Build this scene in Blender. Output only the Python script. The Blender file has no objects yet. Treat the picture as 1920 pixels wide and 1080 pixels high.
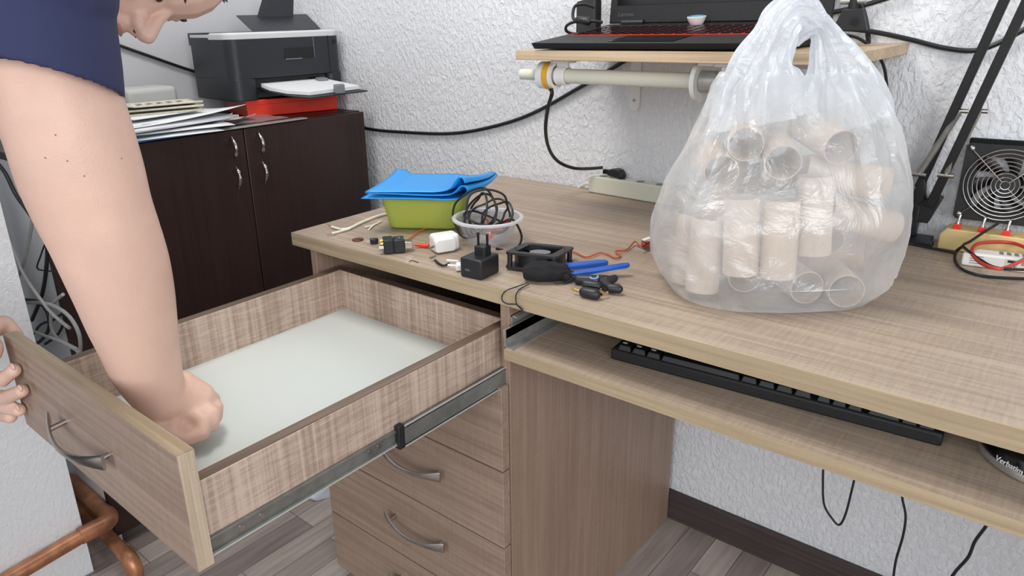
import bpy, bmesh, math, random
from mathutils import Vector as V, Matrix, noise
R = math.radians
C = bpy.context.scene.collection
S = bpy.context.scene
random.seed(7)

# ------------------------------------------------------------------ camera
CP = V((1.0972, -0.7412, 1.1102))
YAW, PIT, ROL, FL, SX, SY = -0.71325, -0.34066, -0.02730, 1359.58, -58.14, -24.40
CR = V((0.76180064, 0.64729914, -0.02576057)); CU = V((-0.19790311, 0.2704066, 0.94218609)); CF = V((-0.61684207, 0.71265987, -0.33409844))
cam = bpy.data.cameras.new('camera'); camo = bpy.data.objects.new('camera', cam); C.objects.link(camo)
camo.matrix_world = Matrix(((CR.x, CU.x, -CF.x, CP.x), (CR.y, CU.y, -CF.y, CP.y), (CR.z, CU.z, -CF.z, CP.z), (0, 0, 0, 1)))
cam.sensor_width = 36; cam.lens = FL / 1920 * 36
cam.shift_x = -SX / 1920; cam.shift_y = SY / 1920
cam.clip_start = 0.02
S.camera = camo

# ------------------------------------------------------------------ light
S.view_settings.view_transform = 'Standard'; S.view_settings.look = 'None'
S.view_settings.gamma = 1; S.view_settings.use_curve_mapping = False
S.view_settings.exposure = 0.0
w = bpy.data.worlds.new('world'); S.world = w; w.use_nodes = True
w.node_tree.nodes['Background'].inputs[0].default_value = (0.86, 0.92, 1.0, 1)
w.node_tree.nodes['Background'].inputs[1].default_value = 0.50
def area(name, loc, target, sx, sy, power, col):
    l = bpy.data.lights.new(name, 'AREA'); l.shape = 'RECTANGLE'; l.size = sx; l.size_y = sy; l.energy = power; l.color = col
    o = bpy.data.objects.new(name, l); C.objects.link(o); o.location = loc
    o.rotation_euler = (V(target) - V(loc)).to_track_quat('-Z', 'Y').to_euler(); return o
area('window_light', (1.0, -2.9, 1.75), (0.4, 0.4, 0.8), 1.8, 1.4, 34, (0.93, 0.97, 1.0))
area('ceiling_light', (0.05, -0.25, 2.45), (0.5, 0.0, 0.7), .6, .6, 21, (1.0, 0.96, 0.9))

area('side_fill_light', (2.9, -1.5, 1.6), (-.3, -.3, .5), 1.4, 1.3, 46, (0.95, 0.98, 1.0))  # added fill from the right, brightens the white wall at lower left; no window there

# ------------------------------------------------------------------ helpers
def ray(px, py): return CF + CR * ((px - 960 - SX) / FL) - CU * ((py - 540 - SY) / FL)
def at(px, py, ax, v):                       # point where the sight line meets a real plane (ax 0 x, 1 y, 2 z)
    d = ray(px, py); t = (v - CP[ax]) / d[ax]; return CP + d * t
def dp(px, py, t): return CP + ray(px, py) * t
def cr(pts, n=6, cyc=False):
    pts = [V(p) for p in pts]; out = []; L = len(pts)
    for i in range(L if cyc else L - 1):
        if cyc: a, b, c, d = pts[(i - 1) % L], pts[i], pts[(i + 1) % L], pts[(i + 2) % L]
        else: a, b, c, d = pts[max(i - 1, 0)], pts[i], pts[i + 1], pts[min(i + 2, L - 1)]
        for k in range(n):
            t = k / n
            out.append(0.5 * ((2 * b) + (c - a) * t + (2 * a - 5 * b + 4 * c - d) * t * t + (3 * b - a - 3 * c + d) * t ** 3))
    if not cyc: out.append(pts[-1])
    return out
def wpos(o):
    p = V((0, 0, 0))
    while o: p += o.location; o = o.parent
    return p
class MB:
    def __init__(s, M=None): s.bm = bmesh.new(); s.M = M or Matrix.Identity(4)
    def v(s, p): return s.bm.verts.new(s.M @ V(p))
    def f(s, vs):
        try: return s.bm.faces.new(vs)
        except ValueError: return None
    def box(s, x0, x1, y0, y1, z0, z1):
        q = [s.v((x, y, z)) for x in (x0, x1) for y in (y0, y1) for z in (z0, z1)]
        for a in ((0, 1, 3, 2), (4, 6, 7, 5), (0, 4, 5, 1), (2, 3, 7, 6), (0, 2, 6, 4), (1, 5, 7, 3)): s.f([q[i] for i in a])
        return s
    def loft(s, rings, cap=True, cyc=False):
        R_ = [[s.v(p) for p in r] for r in rings]; n = len(R_[0])
        m = len(R_)
        for i in range(m if cyc else m - 1):
            a, b = R_[i], R_[(i + 1) % m]
            for k in range(n): s.f([a[k], a[(k + 1) % n], b[(k + 1) % n], b[k]])
        if cap and not cyc: s.f(R_[0][::-1]); s.f(R_[-1])
        return s
    def tube(s, pts, r, seg=8, cyc=False, flat=1.0, cap=True):
        pts = [V(p) for p in pts]; n = len(pts)
        rr = r if isinstance(r, (list, tuple)) else [r] * n
        up = None; rings = []
        for i, p in enumerate(pts):
            a = pts[(i - 1) % n] if (cyc or i) else p; b = pts[(i + 1) % n] if (cyc or i < n - 1) else p
            t = (b - a)
            t = t.normalized() if t.length > 1e-9 else V((0, 0, 1))
            if up is None: up = t.orthogonal().normalized() if abs(t.z) > .9 else (V((0, 0, 1)) - t * t.z).normalized()
            else:
                up = up - t * up.dot(t); up = up.normalized() if up.length > 1e-6 else t.orthogonal().normalized()
            w_ = t.cross(up)
            rings.append([p + (up * math.cos(2 * math.pi * k / seg) * flat + w_ * math.sin(2 * math.pi * k / seg)) * rr[i] for k in range(seg)])
        return s.loft(rings, cap, cyc)
    def cyl(s, p0, p1, r0, r1=None, seg=24): return s.tube([p0, p1], [r0, r0 if r1 is None else r1], seg)
    def cap_(s, p0, p1, r0, r1=None, seg=16):          # rounded tapering limb
        p0, p1 = V(p0), V(p1); r1 = r0 if r1 is None else r1; d = (p1 - p0); L = d.length; d = d.normalized() if L > 1e-9 else V((0, 0, 1))
        pts = []; rr = []
        for k in range(5): a = math.pi / 2 * k / 4; pts.append(p0 - d * (r0 * math.cos(a) * .999)); rr.append(max(r0 * math.sin(a), 1e-4))
        for k in range(5): a = math.pi / 2 * k / 4; pts.append(p1 + d * (r1 * math.sin(a))); rr.append(max(r1 * math.cos(a), 1e-4))
        return s.tube(pts, rr, seg)
    def chain(s, pts, rs, seg=16):
        for i in range(len(pts) - 1): s.cap_(pts[i], pts[i + 1], rs[i], rs[i + 1], seg)
        return s
    def ell(s, c, r, B=None, seg=20):                  # ellipsoid, B = 3x3 basis
        c = V(c); r = (r, r, r) if not isinstance(r, (tuple, list)) else r
        B = B or Matrix.Identity(3); rings = []
        m = seg // 2
        for i in range(m + 1):
            a = math.pi * i / m; sa = max(math.sin(a), 1e-3)
            rings.append([c + B @ V((r[0] * sa * math.cos(2 * math.pi * k / seg), r[1] * sa * math.sin(2 * math.pi * k / seg), -r[2] * math.cos(a))) for k in range(seg)])
        return s.loft(rings)
    def lathe(s, prof, o=(0, 0, 0), ax=(0, 0, 1), seg=32, cyc=False, sc=(1, 1)):
        o = V(o); ax = V(ax).normalized(); u = ax.orthogonal().normalized() if abs(ax.z) < .99 else V((1, 0, 0)); w_ = ax.cross(u)
        return s.loft([[o + ax * h + (u * math.cos(2 * math.pi * k / seg) * sc[0] + w_ * math.sin(2 * math.pi * k / seg) * sc[1]) * max(r, 1e-4) for k in range(seg)] for r, h in prof], not cyc, cyc)
    def prism(s, poly, o, u, v_, d):                   # polygon in (u, v) extruded by vector d
        o, u, v_, d = V(o), V(u), V(v_), V(d)
        a = [o + u * p[0] + v_ * p[1] for p in poly]
        A = [s.v(p) for p in a]; B = [s.v(p + d) for p in a]; n = len(A)
        for k in range(n): s.f([A[k], A[(k + 1) % n], B[(k + 1) % n], B[k]])
        s.f(A[::-1]); s.f(B); return s
    def surf(s, rows):
        g = [[s.v(p) for p in r] for r in rows]
        for i in range(len(g) - 1):
            for k in range(len(g[0]) - 1): s.f([g[i][k], g[i][k + 1], g[i + 1][k + 1], g[i + 1][k]])
        return s
    def build(s, name, m, parent=None, bevel=0, smooth=True, solid=0, subs=0, remesh=0, seg=2, angle=38, fix=True):
        bm = s.bm
        if fix and not solid: bmesh.ops.recalc_face_normals(bm, faces=bm.faces)
        if parent is not None: org = wpos(parent)
        else:
            xs = [v.co for v in bm.verts]
            org = V(((min(p.x for p in xs) + max(p.x for p in xs)) / 2, (min(p.y for p in xs) + max(p.y for p in xs)) / 2, min(p.z for p in xs)))
        for v in bm.verts: v.co -= org
        me = bpy.data.meshes.new(name); bm.to_mesh(me); bm.free()
        me.materials.append(m)
        o = bpy.data.objects.new(name, me); C.objects.link(o)
        if parent is not None: o.parent = parent
        else: o.location = org
        if smooth:
            me.polygons.foreach_set('use_smooth', [True] * len(me.polygons))
            if not (remesh or subs or solid): me.set_sharp_from_angle(angle=R(angle))
        if remesh:
            k = o.modifiers.new('r', 'REMESH'); k.mode = 'VOXEL'; k.voxel_size = remesh; k.use_smooth_shade = True
            k = o.modifiers.new('s', 'SMOOTH'); k.factor = .5; k.iterations = 3
        if solid: k = o.modifiers.new('t', 'SOLIDIFY'); k.thickness = solid; k.offset = 0
        if subs: k = o.modifiers.new('u', 'SUBSURF'); k.levels = subs; k.render_levels = subs
        if bevel: k = o.modifiers.new('b', 'BEVEL'); k.width = bevel; k.segments = seg; k.limit_method = 'ANGLE'; k.angle_limit = R(40)
        return o
def tag(o, label, cat=None, group=None, kind=None):
    if label: o['label'] = label
    if cat: o['category'] = cat
    if group: o['group'] = group
    if kind: o['kind'] = kind
    return o
def thing(name, label, cat, loc, group=None):
    o = bpy.data.objects.new(name, None); C.objects.link(o); o.location = loc; o.empty_display_size = .02
    return tag(o, label, cat, group)
def frame(o, x, z):                                     # 4x4 with local x and z axes
    x = V(x).normalized(); z = V(z); z = (z - x * z.dot(x)).normalized(); y = z.cross(x)
    return Matrix(((x.x, y.x, z.x, o[0]), (x.y, y.y, z.y, o[1]), (x.z, y.z, z.z, o[2]), (0, 0, 0, 1)))
def text(name, body, size, M, m, parent, ext=.0002):
    c = bpy.data.curves.new(name, 'FONT'); c.body = body; c.size = size; c.extrude = ext; c.align_x = 'CENTER'; c.align_y = 'CENTER'
    t = bpy.data.objects.new('t', c); C.objects.link(t)
    dg = bpy.context.evaluated_depsgraph_get(); me = bpy.data.meshes.new_from_object(t.evaluated_get(dg))
    bpy.data.objects.remove(t)
    me.transform(Matrix.Translation(-wpos(parent)) @ M)
    me.materials.clear(); me.materials.append(m)
    o = bpy.data.objects.new(name, me); C.objects.link(o); o.parent = parent; return o

# ------------------------------------------------------------------ materials
def srgb(r, g, b): return tuple(((c / 255) / 12.92 if c / 255 <= .04045 else ((c / 255 + .055) / 1.055) ** 2.4) for c in (r, g, b)) + (1,)
def mat(name, col, rough=.5, metal=0, bump=0, bscale=200, bstretch=(1, 1, 1), var=0, vscale=20, trans=0, alpha=1, sss=0, emit=0, spec=.5, coat=0):
    m = bpy.data.materials.new(name); m.use_nodes = True; nt = m.node_tree; N = nt.nodes; L = nt.links; b = N['Principled BSDF']
    b.inputs['Base Color'].default_value = col; b.inputs['Roughness'].default_value = rough; b.inputs['Metallic'].default_value = metal
    b.inputs['Transmission Weight'].default_value = trans; b.inputs['Alpha'].default_value = alpha; b.inputs['Specular IOR Level'].default_value = spec
    b.inputs['Coat Weight'].default_value = coat
    if sss: b.inputs['Subsurface Weight'].default_value = sss; b.inputs['Subsurface Radius'].default_value = (.012, .005, .003); b.inputs['Subsurface Scale'].default_value = 1
    if emit: b.inputs['Emission Color'].default_value = col; b.inputs['Emission Strength'].default_value = emit
    tc = N.new('ShaderNodeTexCoord'); mp = N.new('ShaderNodeMapping'); L.new(tc.outputs['Object'], mp.inputs[0]); mp.inputs['Scale'].default_value = bstretch
    if bump:
        n = N.new('ShaderNodeTexNoise'); n.inputs['Scale'].default_value = bscale; n.inputs['Detail'].default_value = 4; L.new(mp.outputs[0], n.inputs[0])
        k = N.new('ShaderNodeBump'); k.inputs['Strength'].default_value = bump; k.inputs['Distance'].default_value = .004; L.new(n.outputs[0], k.inputs['Height']); L.new(k.outputs[0], b.inputs['Normal'])
    if var:
        n = N.new('ShaderNodeTexNoise'); n.inputs['Scale'].default_value = vscale; n.inputs['Detail'].default_value = 5; L.new(mp.outputs[0], n.inputs[0])
        r = N.new('ShaderNodeValToRGB'); r.color_ramp.elements[0].position = .3; r.color_ramp.elements[1].position = .7
        r.color_ramp.elements[0].color = tuple(c * (1 - var) for c in col[:3]) + (1,); r.color_ramp.elements[1].color = tuple(min(1, c * (1 + var)) for c in col[:3]) + (1,)
        L.new(n.outputs[0], r.inputs[0]); L.new(r.outputs[0], b.inputs['Base Color'])
    return m
def wood(name, a, dark, light, cross=.35, rough=.42, warm=None):
    m = bpy.data.materials.new(name); m.use_nodes = True; nt = m.node_tree; N = nt.nodes; L = nt.links; b = N['Principled BSDF']
    b.inputs['Roughness'].default_value = rough; b.inputs['Specular IOR Level'].default_value = .35
    tc = N.new('ShaderNodeTexCoord')
    def nz(along, across, sc, det=4):
        mp = N.new('ShaderNodeMapping'); L.new(tc.outputs['Object'], mp.inputs[0]); s_ = [across] * 3; s_[a] = along; mp.inputs['Scale'].default_value = s_
        n = N.new('ShaderNodeTexNoise'); n.inputs['Scale'].default_value = sc; n.inputs['Detail'].default_value = det; n.inputs['Roughness'].default_value = .65; L.new(mp.outputs[0], n.inputs[0]); return n.outputs[0]
    def mth(op, x, y, v=None):
        k = N.new('ShaderNodeMath'); k.operation = op
        L.new(x, k.inputs[0])
        if v is None: L.new(y, k.inputs[1])
        else: k.inputs[1].default_value = v
        return k.outputs[0]
    n1 = nz(1.5, 70, 2.2); n2 = nz(70, 5, 4, 3); n3 = nz(.6, 7, 1.6)
    s_ = mth('ADD', mth('MULTIPLY', n1, None, .55), mth('MULTIPLY', n3, None, .45 - cross * .1))
    s_ = mth('ADD', s_, mth('MULTIPLY', n2, None, cross * .55))
    r = N.new('ShaderNodeValToRGB'); r.color_ramp.elements[0].position = .42 + cross * .2; r.color_ramp.elements[1].position = .60 + cross * .22
    r.color_ramp.elements[0].color = dark; r.color_ramp.elements[1].color = light
    L.new(s_, r.inputs[0]); L.new(r.outputs[0], b.inputs['Base Color'])
    k = N.new('ShaderNodeBump'); k.inputs['Strength'].default_value = .12; k.inputs['Distance'].default_value = .001; L.new(n1, k.inputs['Height']); L.new(k.outputs[0], b.inputs['Normal'])
    return m
W_TOP = wood('desk_top_laminate', 0, srgb(150, 132, 116), srgb(180, 162, 143), .45)
W_EDGE = wood('desk_edge_band', 0, srgb(150, 131, 106), srgb(174, 155, 127), .1)
W_VERT = wood('vertical_laminate', 2, srgb(146, 121, 105), srgb(166, 141, 124), .3)
W_FRONT = wood('drawer_front_laminate', 0, srgb(140, 118, 103), srgb(164, 141, 125), .35)
W_SIDE = wood('drawer_side_laminate', 2, srgb(160, 136, 121), srgb(200, 178, 162), .7)
W_VEDGE = wood('vertical_edge_band', 2, srgb(172, 154, 132), srgb(206, 188, 164), .1)
W_DRK = wood('dark_brown_edge', 1, srgb(92, 76, 64), srgb(116, 98, 82), .1, rough=.3)
W_SHELF = wood('shelf_laminate', 0, srgb(176, 150, 120), srgb(206, 182, 152), .1)
def plaster(name, col, sc, st):
    m = bpy.data.materials.new(name); m.use_nodes = True; nt = m.node_tree; N = nt.nodes; L = nt.links; b = N['Principled BSDF']
    b.inputs['Base Color'].default_value = col; b.inputs['Roughness'].default_value = .75; b.inputs['Specular IOR Level'].default_value = .25
    tc = N.new('ShaderNodeTexCoord'); mp = N.new('ShaderNodeMapping'); mp.inputs['Scale'].default_value = (1, 1, .55); L.new(tc.outputs['Object'], mp.inputs[0])
    n = N.new('ShaderNodeTexNoise'); n.inputs['Scale'].default_value = sc; n.inputs['Detail'].default_value = 5; n.inputs['Roughness'].default_value = .55; n.inputs['Distortion'].default_value = .6; L.new(mp.outputs[0], n.inputs[0])
    r = N.new('ShaderNodeValToRGB'); r.color_ramp.elements[0].position = .42; r.color_ramp.elements[1].position = .66; L.new(n.outputs[0], r.inputs[0])
    k = N.new('ShaderNodeBump'); k.inputs['Strength'].default_value = st; k.inputs['Distance'].default_value = .004; L.new(r.outputs[0], k.inputs['Height']); L.new(k.outputs[0], b.inputs['Normal'])
    return m
M_WALL = plaster('rough_white_plaster', srgb(228, 229, 232), 120, .55)
M_WALL2 = plaster('fine_white_plaster', srgb(240, 241, 243), 130, .3)
M_WALL3 = mat('smooth_grey_white_paint', srgb(206, 206, 210), .8, bump=.06, bscale=60)
def floor_mat():
    m = bpy.data.materials.new('stave_laminate_floor'); m.use_nodes = True; nt = m.node_tree; N = nt.nodes; L = nt.links; b = N['Principled BSDF']
    b.inputs['Roughness'].default_value = .4
    tc = N.new('ShaderNodeTexCoord'); mp = N.new('ShaderNodeMapping'); mp.inputs['Rotation'].default_value = (0, 0, R(90)); L.new(tc.outputs['Object'], mp.inputs[0])
    br = N.new('ShaderNodeTexBrick'); L.new(mp.outputs[0], br.inputs[0]); br.inputs['Scale'].default_value = 1; br.inputs['Brick Width'].default_value = .30; br.inputs['Row Height'].default_value = .062
    br.inputs['Mortar Size'].default_value = .0008; br.offset_frequency = 3; br.offset = .37; br.inputs['Bias'].default_value = .0
    br.inputs['Color1'].default_value = srgb(136, 123, 119); br.inputs['Color2'].default_value = srgb(184, 171, 163); br.inputs['Mortar'].default_value = srgb(88, 76, 72)
    mp2 = N.new('ShaderNodeMapping'); mp2.inputs['Scale'].default_value = (40, 3, 1); L.new(tc.outputs['Object'], mp2.inputs[0])
    n = N.new('ShaderNodeTexNoise'); n.inputs['Scale'].default_value = 2; n.inputs['Detail'].default_value = 5; L.new(mp2.outputs[0], n.inputs[0])
    mx = N.new('ShaderNodeMix'); mx.data_type = 'RGBA'; mx.blend_type = 'OVERLAY'; mx.inputs[0].default_value = .45; L.new(br.outputs[0], mx.inputs[6]); L.new(n.outputs[0], mx.inputs[7]); L.new(mx.outputs[2], b.inputs['Base Color'])
    return m
M_FLOOR = floor_mat()
M_BASE = wood('dark_baseboard_laminate', 0, srgb(66, 57, 55), srgb(84, 73, 69), .1)
M_WENGE = wood('wenge_laminate', 2, srgb(44, 30, 28), srgb(52, 36, 33), .1, rough=.38)
M_WHITE = mat('white_panel', srgb(206, 212, 208), .45)
M_BLK = mat('black_plastic', srgb(30, 30, 33), .42)
M_BLKG = mat('glossy_black_plastic', srgb(14, 14, 16), .18)
M_KEY = mat('black_keycap', srgb(17, 17, 19), .5)
M_BLKM = mat('matte_black_plastic', srgb(22, 22, 24), .6, bump=.1, bscale=900)
M_PRN = mat('charcoal_printer_plastic', srgb(34, 36, 42), .42, bump=.08, bscale=1500)
M_PRNW = mat('light_grey_printer_plastic', srgb(205, 206, 206), .45)
M_CHROME = mat('brushed_nickel', srgb(190, 182, 176), .25, 1)
M_STEEL = mat('zinc_steel', srgb(176, 174, 170), .38, .6, var=.15, vscale=60)
M_RAIL = mat('dark_zinc_rail', srgb(140, 140, 134), .32, .6, var=.2, vscale=40)
M_LIPM = mat('bright_zinc', srgb(214, 214, 210), .35, .5)
M_RED = mat('red_cardboard', srgb(214, 48, 26), .35)
M_PAPER = mat('white_paper', srgb(222, 224, 226), .75)
M_PAPER2 = mat('cream_paper', srgb(205, 200, 182), .8, var=.12, vscale=120)
M_BLUEP = mat('blue_folder_card', srgb(62, 100, 150), .5)
M_WPL = mat('white_plastic', srgb(232, 230, 226), .35)
M_IVORY = mat('ivory_plastic', srgb(214, 212, 196), .4)
M_CORD = mat('black_cable_rubber', srgb(20, 20, 22), .45)
M_GCORD = mat('grey_cable_rubber', srgb(158, 158, 158), .5)
M_WCORD = mat('white_cable_rubber', srgb(226, 222, 208), .5)
M_REDC = mat('red_plastic', srgb(226, 52, 30), .35)
M_ORC = mat('orange_cable_rubber', srgb(222, 98, 50), .45)
M_COP = mat('weathered_copper', srgb(184, 128, 94), .42, .55, var=.45, vscale=22, bump=.15, bscale=60)
M_BLUE = mat('blue_silicone', srgb(28, 146, 222), .42, sss=.1)
M_PEN = mat('blue_enamel', srgb(22, 84, 176), .28)
M_CARD = mat('brown_cardboard', srgb(204, 184, 166), .8, var=.08, vscale=30)
M_SKIN = mat('skin', srgb(222, 184, 166), .46, sss=.12, var=.07, vscale=14, bump=.12, bscale=420)
M_SHIRT = mat('navy_cotton', srgb(50, 54, 88), .9, bump=.25, bscale=900)
M_HAIR = mat('brown_hair', srgb(74, 54, 42), .6, bump=.6, bscale=300)
M_LIP = mat('lip_skin', srgb(204, 142, 128), .45, sss=.1)
M_MOLE = mat('mole_brown', srgb(150, 98, 80), .6)
M_EYE = mat('eye_white', srgb(225, 220, 215), .2)
M_IRIS = mat('iris', srgb(50, 40, 34), .2)
M_JEAN = mat('dark_denim', srgb(40, 46, 62), .9, bump=.3, bscale=800)
M_NAIL = mat('fingernail', srgb(226, 178, 166), .3)
M_GOLD = mat('gold_contact', srgb(214, 180, 110), .25, 1)
M_BRASSW = mat('varnished_pine', srgb(206, 182, 128), .4, var=.12, vscale=18)
M_FAB = mat('black_cloth', srgb(22, 22, 24), .95, bump=.5, bscale=500)
M_LRED = mat('backlit_red_keys', srgb(150, 36, 36), .4, emit=.22)
M_YEL = mat('yellow_plastic', srgb(230, 170, 40), .4)
M_GREYP = mat('grey_plastic', srgb(120, 122, 126), .45)
M_LEGEND = mat('white_print', srgb(225, 225, 225), .6)
M_DGREY = mat('dark_grey_print', srgb(86, 88, 92), .6)
M_COIN = mat('copper_coin', srgb(120, 72, 52), .4, .8)
M_PALE = mat('pale_grey_laminate', srgb(226, 228, 230), .6)
M_FOAM = mat('black_foam', srgb(18, 18, 18), 1, bump=1, bscale=300)
def film(name, col, clear, gloss=.12, rough=.2, tl=.5, bump=.4, bscale=40, var=0, varscale=8, dist=.006):
    m = bpy.data.materials.new(name); m.use_nodes = True; nt = m.node_tree; N = nt.nodes; L = nt.links; N.remove(N['Principled BSDF']); out = N['Material Output']
    d = N.new('ShaderNodeBsdfDiffuse'); t = N.new('ShaderNodeBsdfTranslucent'); g = N.new('ShaderNodeBsdfGlossy'); tr = N.new('ShaderNodeBsdfTransparent')
    for k in (d, t): k.inputs['Color'].default_value = col
    g.inputs['Roughness'].default_value = rough; g.inputs['Color'].default_value = (1, 1, 1, 1)
    tr.inputs['Color'].default_value = tuple(.5 + .5 * c for c in col[:3]) + (1,) if clear < .9 else (1, 1, 1, 1)
    def mix(f, a, b):
        k = N.new('ShaderNodeMixShader'); k.inputs[0].default_value = f; L.new(a, k.inputs[1]); L.new(b, k.inputs[2]); return k
    a = mix(tl, d.outputs[0], t.outputs[0]); b_ = mix(clear, a.outputs[0], tr.outputs[0]); c = mix(gloss, b_.outputs[0], g.outputs[0]); L.new(c.outputs[0], out.inputs[0])
    tc = N.new('ShaderNodeTexCoord')
    if bump:
        n = N.new('ShaderNodeTexNoise'); n.inputs['Scale'].default_value = bscale; n.inputs['Detail'].default_value = 6; n.inputs['Distortion'].default_value = 1.2; L.new(tc.outputs['Object'], n.inputs[0])
        k = N.new('ShaderNodeBump'); k.inputs['Strength'].default_value = bump; k.inputs['Distance'].default_value = dist; L.new(n.outputs[0], k.inputs['Height'])
        for q in (d, t, g): L.new(k.outputs[0], q.inputs['Normal'])
    if var:
        n = N.new('ShaderNodeTexNoise'); n.inputs['Scale'].default_value = varscale; n.inputs['Detail'].default_value = 5; n.inputs['Distortion'].default_value = 1.5; L.new(tc.outputs['Object'], n.inputs[0])
        mr = N.new('ShaderNodeMapRange'); mr.inputs[1].default_value = .3; mr.inputs[2].default_value = .7; mr.inputs[3].default_value = clear - var; mr.inputs[4].default_value = clear + var; L.new(n.outputs[0], mr.inputs[0]); L.new(mr.outputs[0], b_.inputs[0])
    return m
M_BAG = film('thin_white_bag_plastic', (.92, .93, .94, 1), .58, .06, .28, .5, .8, 17, .12, 7, .012)
M_BAGH = film('gathered_white_bag_plastic', (.90, .92, .95, 1), .30, .07, .3, .5, .6, 24, .12, 10, .012)
M_TUB = film('green_translucent_plastic', srgb(216, 228, 104), .12, .08, .3, .45, 0)
M_BOWL = film('clear_plastic', (.9, .92, .95, 1), .88, .08, .1, .4, 0)
M_RIM = film('frosted_plastic_rim', (.92, .93, .96, 1), .35, .12, .2, .5, 0)

# ------------------------------------------------------------------ the room
YW, XL = 0.606, -0.849
def struct(name, mb, m, **k): return tag(mb.build(name, m, smooth=False, **k), None, kind='structure')
struct('floor', MB().box(-1.6, 3.2, -3, YW + .1, -.05, 0), M_FLOOR)
struct('wall_back', MB().box(XL - .1, 3.2, YW, YW + .1, 0, 2.6), M_WALL)
struct('wall_left', MB().box(XL - .1, XL, -.9, YW, 0, 2.6), M_WALL3)
struct('wall_front', MB().box(-.62, -.388, -2.6, -.337, 0, 2.6), M_WALL2)
struct('baseboard_back', MB().box(.3, 3.2, YW - .012, YW, 0, .073), M_BASE)

# ------------------------------------------------------------------ desk with pedestal, drawers and keyboard tray
PX, PL, PF, PR = .498, .038, .010, .590        # pedestal right, left, front, rear
desk = thing('desk', 'light brown wood laminate desk with drawer pedestal, its top drawer pulled open', 'desk', (0.8, .3, 0))
H = .75; T = .024
MB().box(0, 2.05, .001, .602, H - T, H).build('desktop', W_TOP, desk, bevel=.0012)
MB().box(0, 2.05, -.0008, .001, H - T, H).build('edge_band', W_EDGE, desk, bevel=.0004)
for x in (PL, PX - .016): MB().box(x, x + .016, PF, PR, 0, H - T).build('side_panel', W_VERT, desk, bevel=.0008)
MB().box(PL + .016, PX - .016, PR - .012, PR - .004, .02, H - T - .03).build('rear_panel', W_VERT, desk)
MB().box(PL + .016, PX - .016, PF + .06, PR - .02, .01, .026).build('bottom_panel', W_VERT, desk)
MB().box(1.60, 1.616, .02, .59, 0, H - T).build('support_panel', W_VERT, desk, bevel=.0008)
MB().box(1.98, 1.996, .02, .59, 0, H - T).build('support_panel', W_VERT, desk, bevel=.0008)
def handle(cx, y, z, parent, tiltx=0):
    pts = []; L = .150
    prof = []
    m = MB(); rings = []
    for i in range(25):
        s_ = i / 24; x = (s_ - .5) * L; b = 1 - (2 * s_ - 1) ** 2
        out = .012 + .017 * b; dz = -.006 * b + .002
        wd = .0045 + .0055 * (1 - b)                      # wider at its ends
        c = V((cx + x, y - out, z + dz)); th = .0022
        rings.append([c + V((0, th * math.cos(a), wd * math.sin(a))) for a in [2 * math.pi * k / 12 for k in range(12)]])
    m.loft(rings)
    for sg in (-1, 1): m.cyl((cx + sg * .058, y + .0005, z - .001), (cx + sg * .058, y - .018, z - .003), .0035, seg=12)
    return tag(m.build('handle', M_CHROME, parent, angle=60), 'curved chrome bow handle')
zs = [.598, .4510, .3075, .1640, .0270]
CX = (PL + PX) / 2
for i in range(4):
    f = MB().box(PL + .002, PX - .001, PF - .019, PF - .002, zs[i + 1] + .0015, zs[i] - .0015).build('drawer_front', W_FRONT, desk, bevel=.001)
    handle(CX + .03, PF - .019, (zs[i] + zs[i + 1]) / 2 + .015, f)
# top drawer, pulled out (its own slight skew)
YD = -.489
dr = MB()
bx0, bx1, by0, by1, bz0, bz1 = .068, .481, YD + .018, .052, .598, .684
dr.box(bx0, bx0 + .016, by0, by1, bz0, bz1); dr.box(bx1 - .016, bx1, by0, by1, bz0, bz1)
dr.box(bx0 + .016, bx1 - .016, by1 - .016, by1, bz0, bz1); dr.box(bx0 + .016, bx1 - .016, by0, by0 + .012, bz0, bz1)
drw = tag(dr.build('open_drawer', W_SIDE, desk, bevel=.0008), 'top drawer pulled out with pale woodgrain sides')
for bxs in ((bx0, bx0 + .016), (bx1 - .016, bx1)):
    MB().box(bxs[0] + .0006, bxs[1] - .0006, by0, by1, bz1, bz1 + .0008).build('edge_band', W_DRK, drw)
MB().box(bx0 + .016, bx1 - .016, by1 - .0155, by1 - .0005, bz1, bz1 + .0008).build('edge_band', W_DRK, drw)
tag(MB().box(bx0 + .016, bx1 - .016, by0 + .012, by1 - .016, bz0 + .004, bz0 + .010).build('drawer_bottom', M_WHITE, drw), 'white drawer base')
MB().box(PL + .002, PX - .001, YD, YD + .018, .5965, .732).build('drawer_front', W_FRONT, drw, bevel=.001)
MB().box(PX - .0012, PX - .0004, YD + .0008, YD + .0172, .598, .731).build('edge_band', W_VEDGE, drw)
MB().box(PL + .003, PX - .002, YD + .0008, YD + .0172, .7314, .7323).build('edge_band', W_EDGE, drw)
handle(.266, YD, .664, drw)
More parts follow.
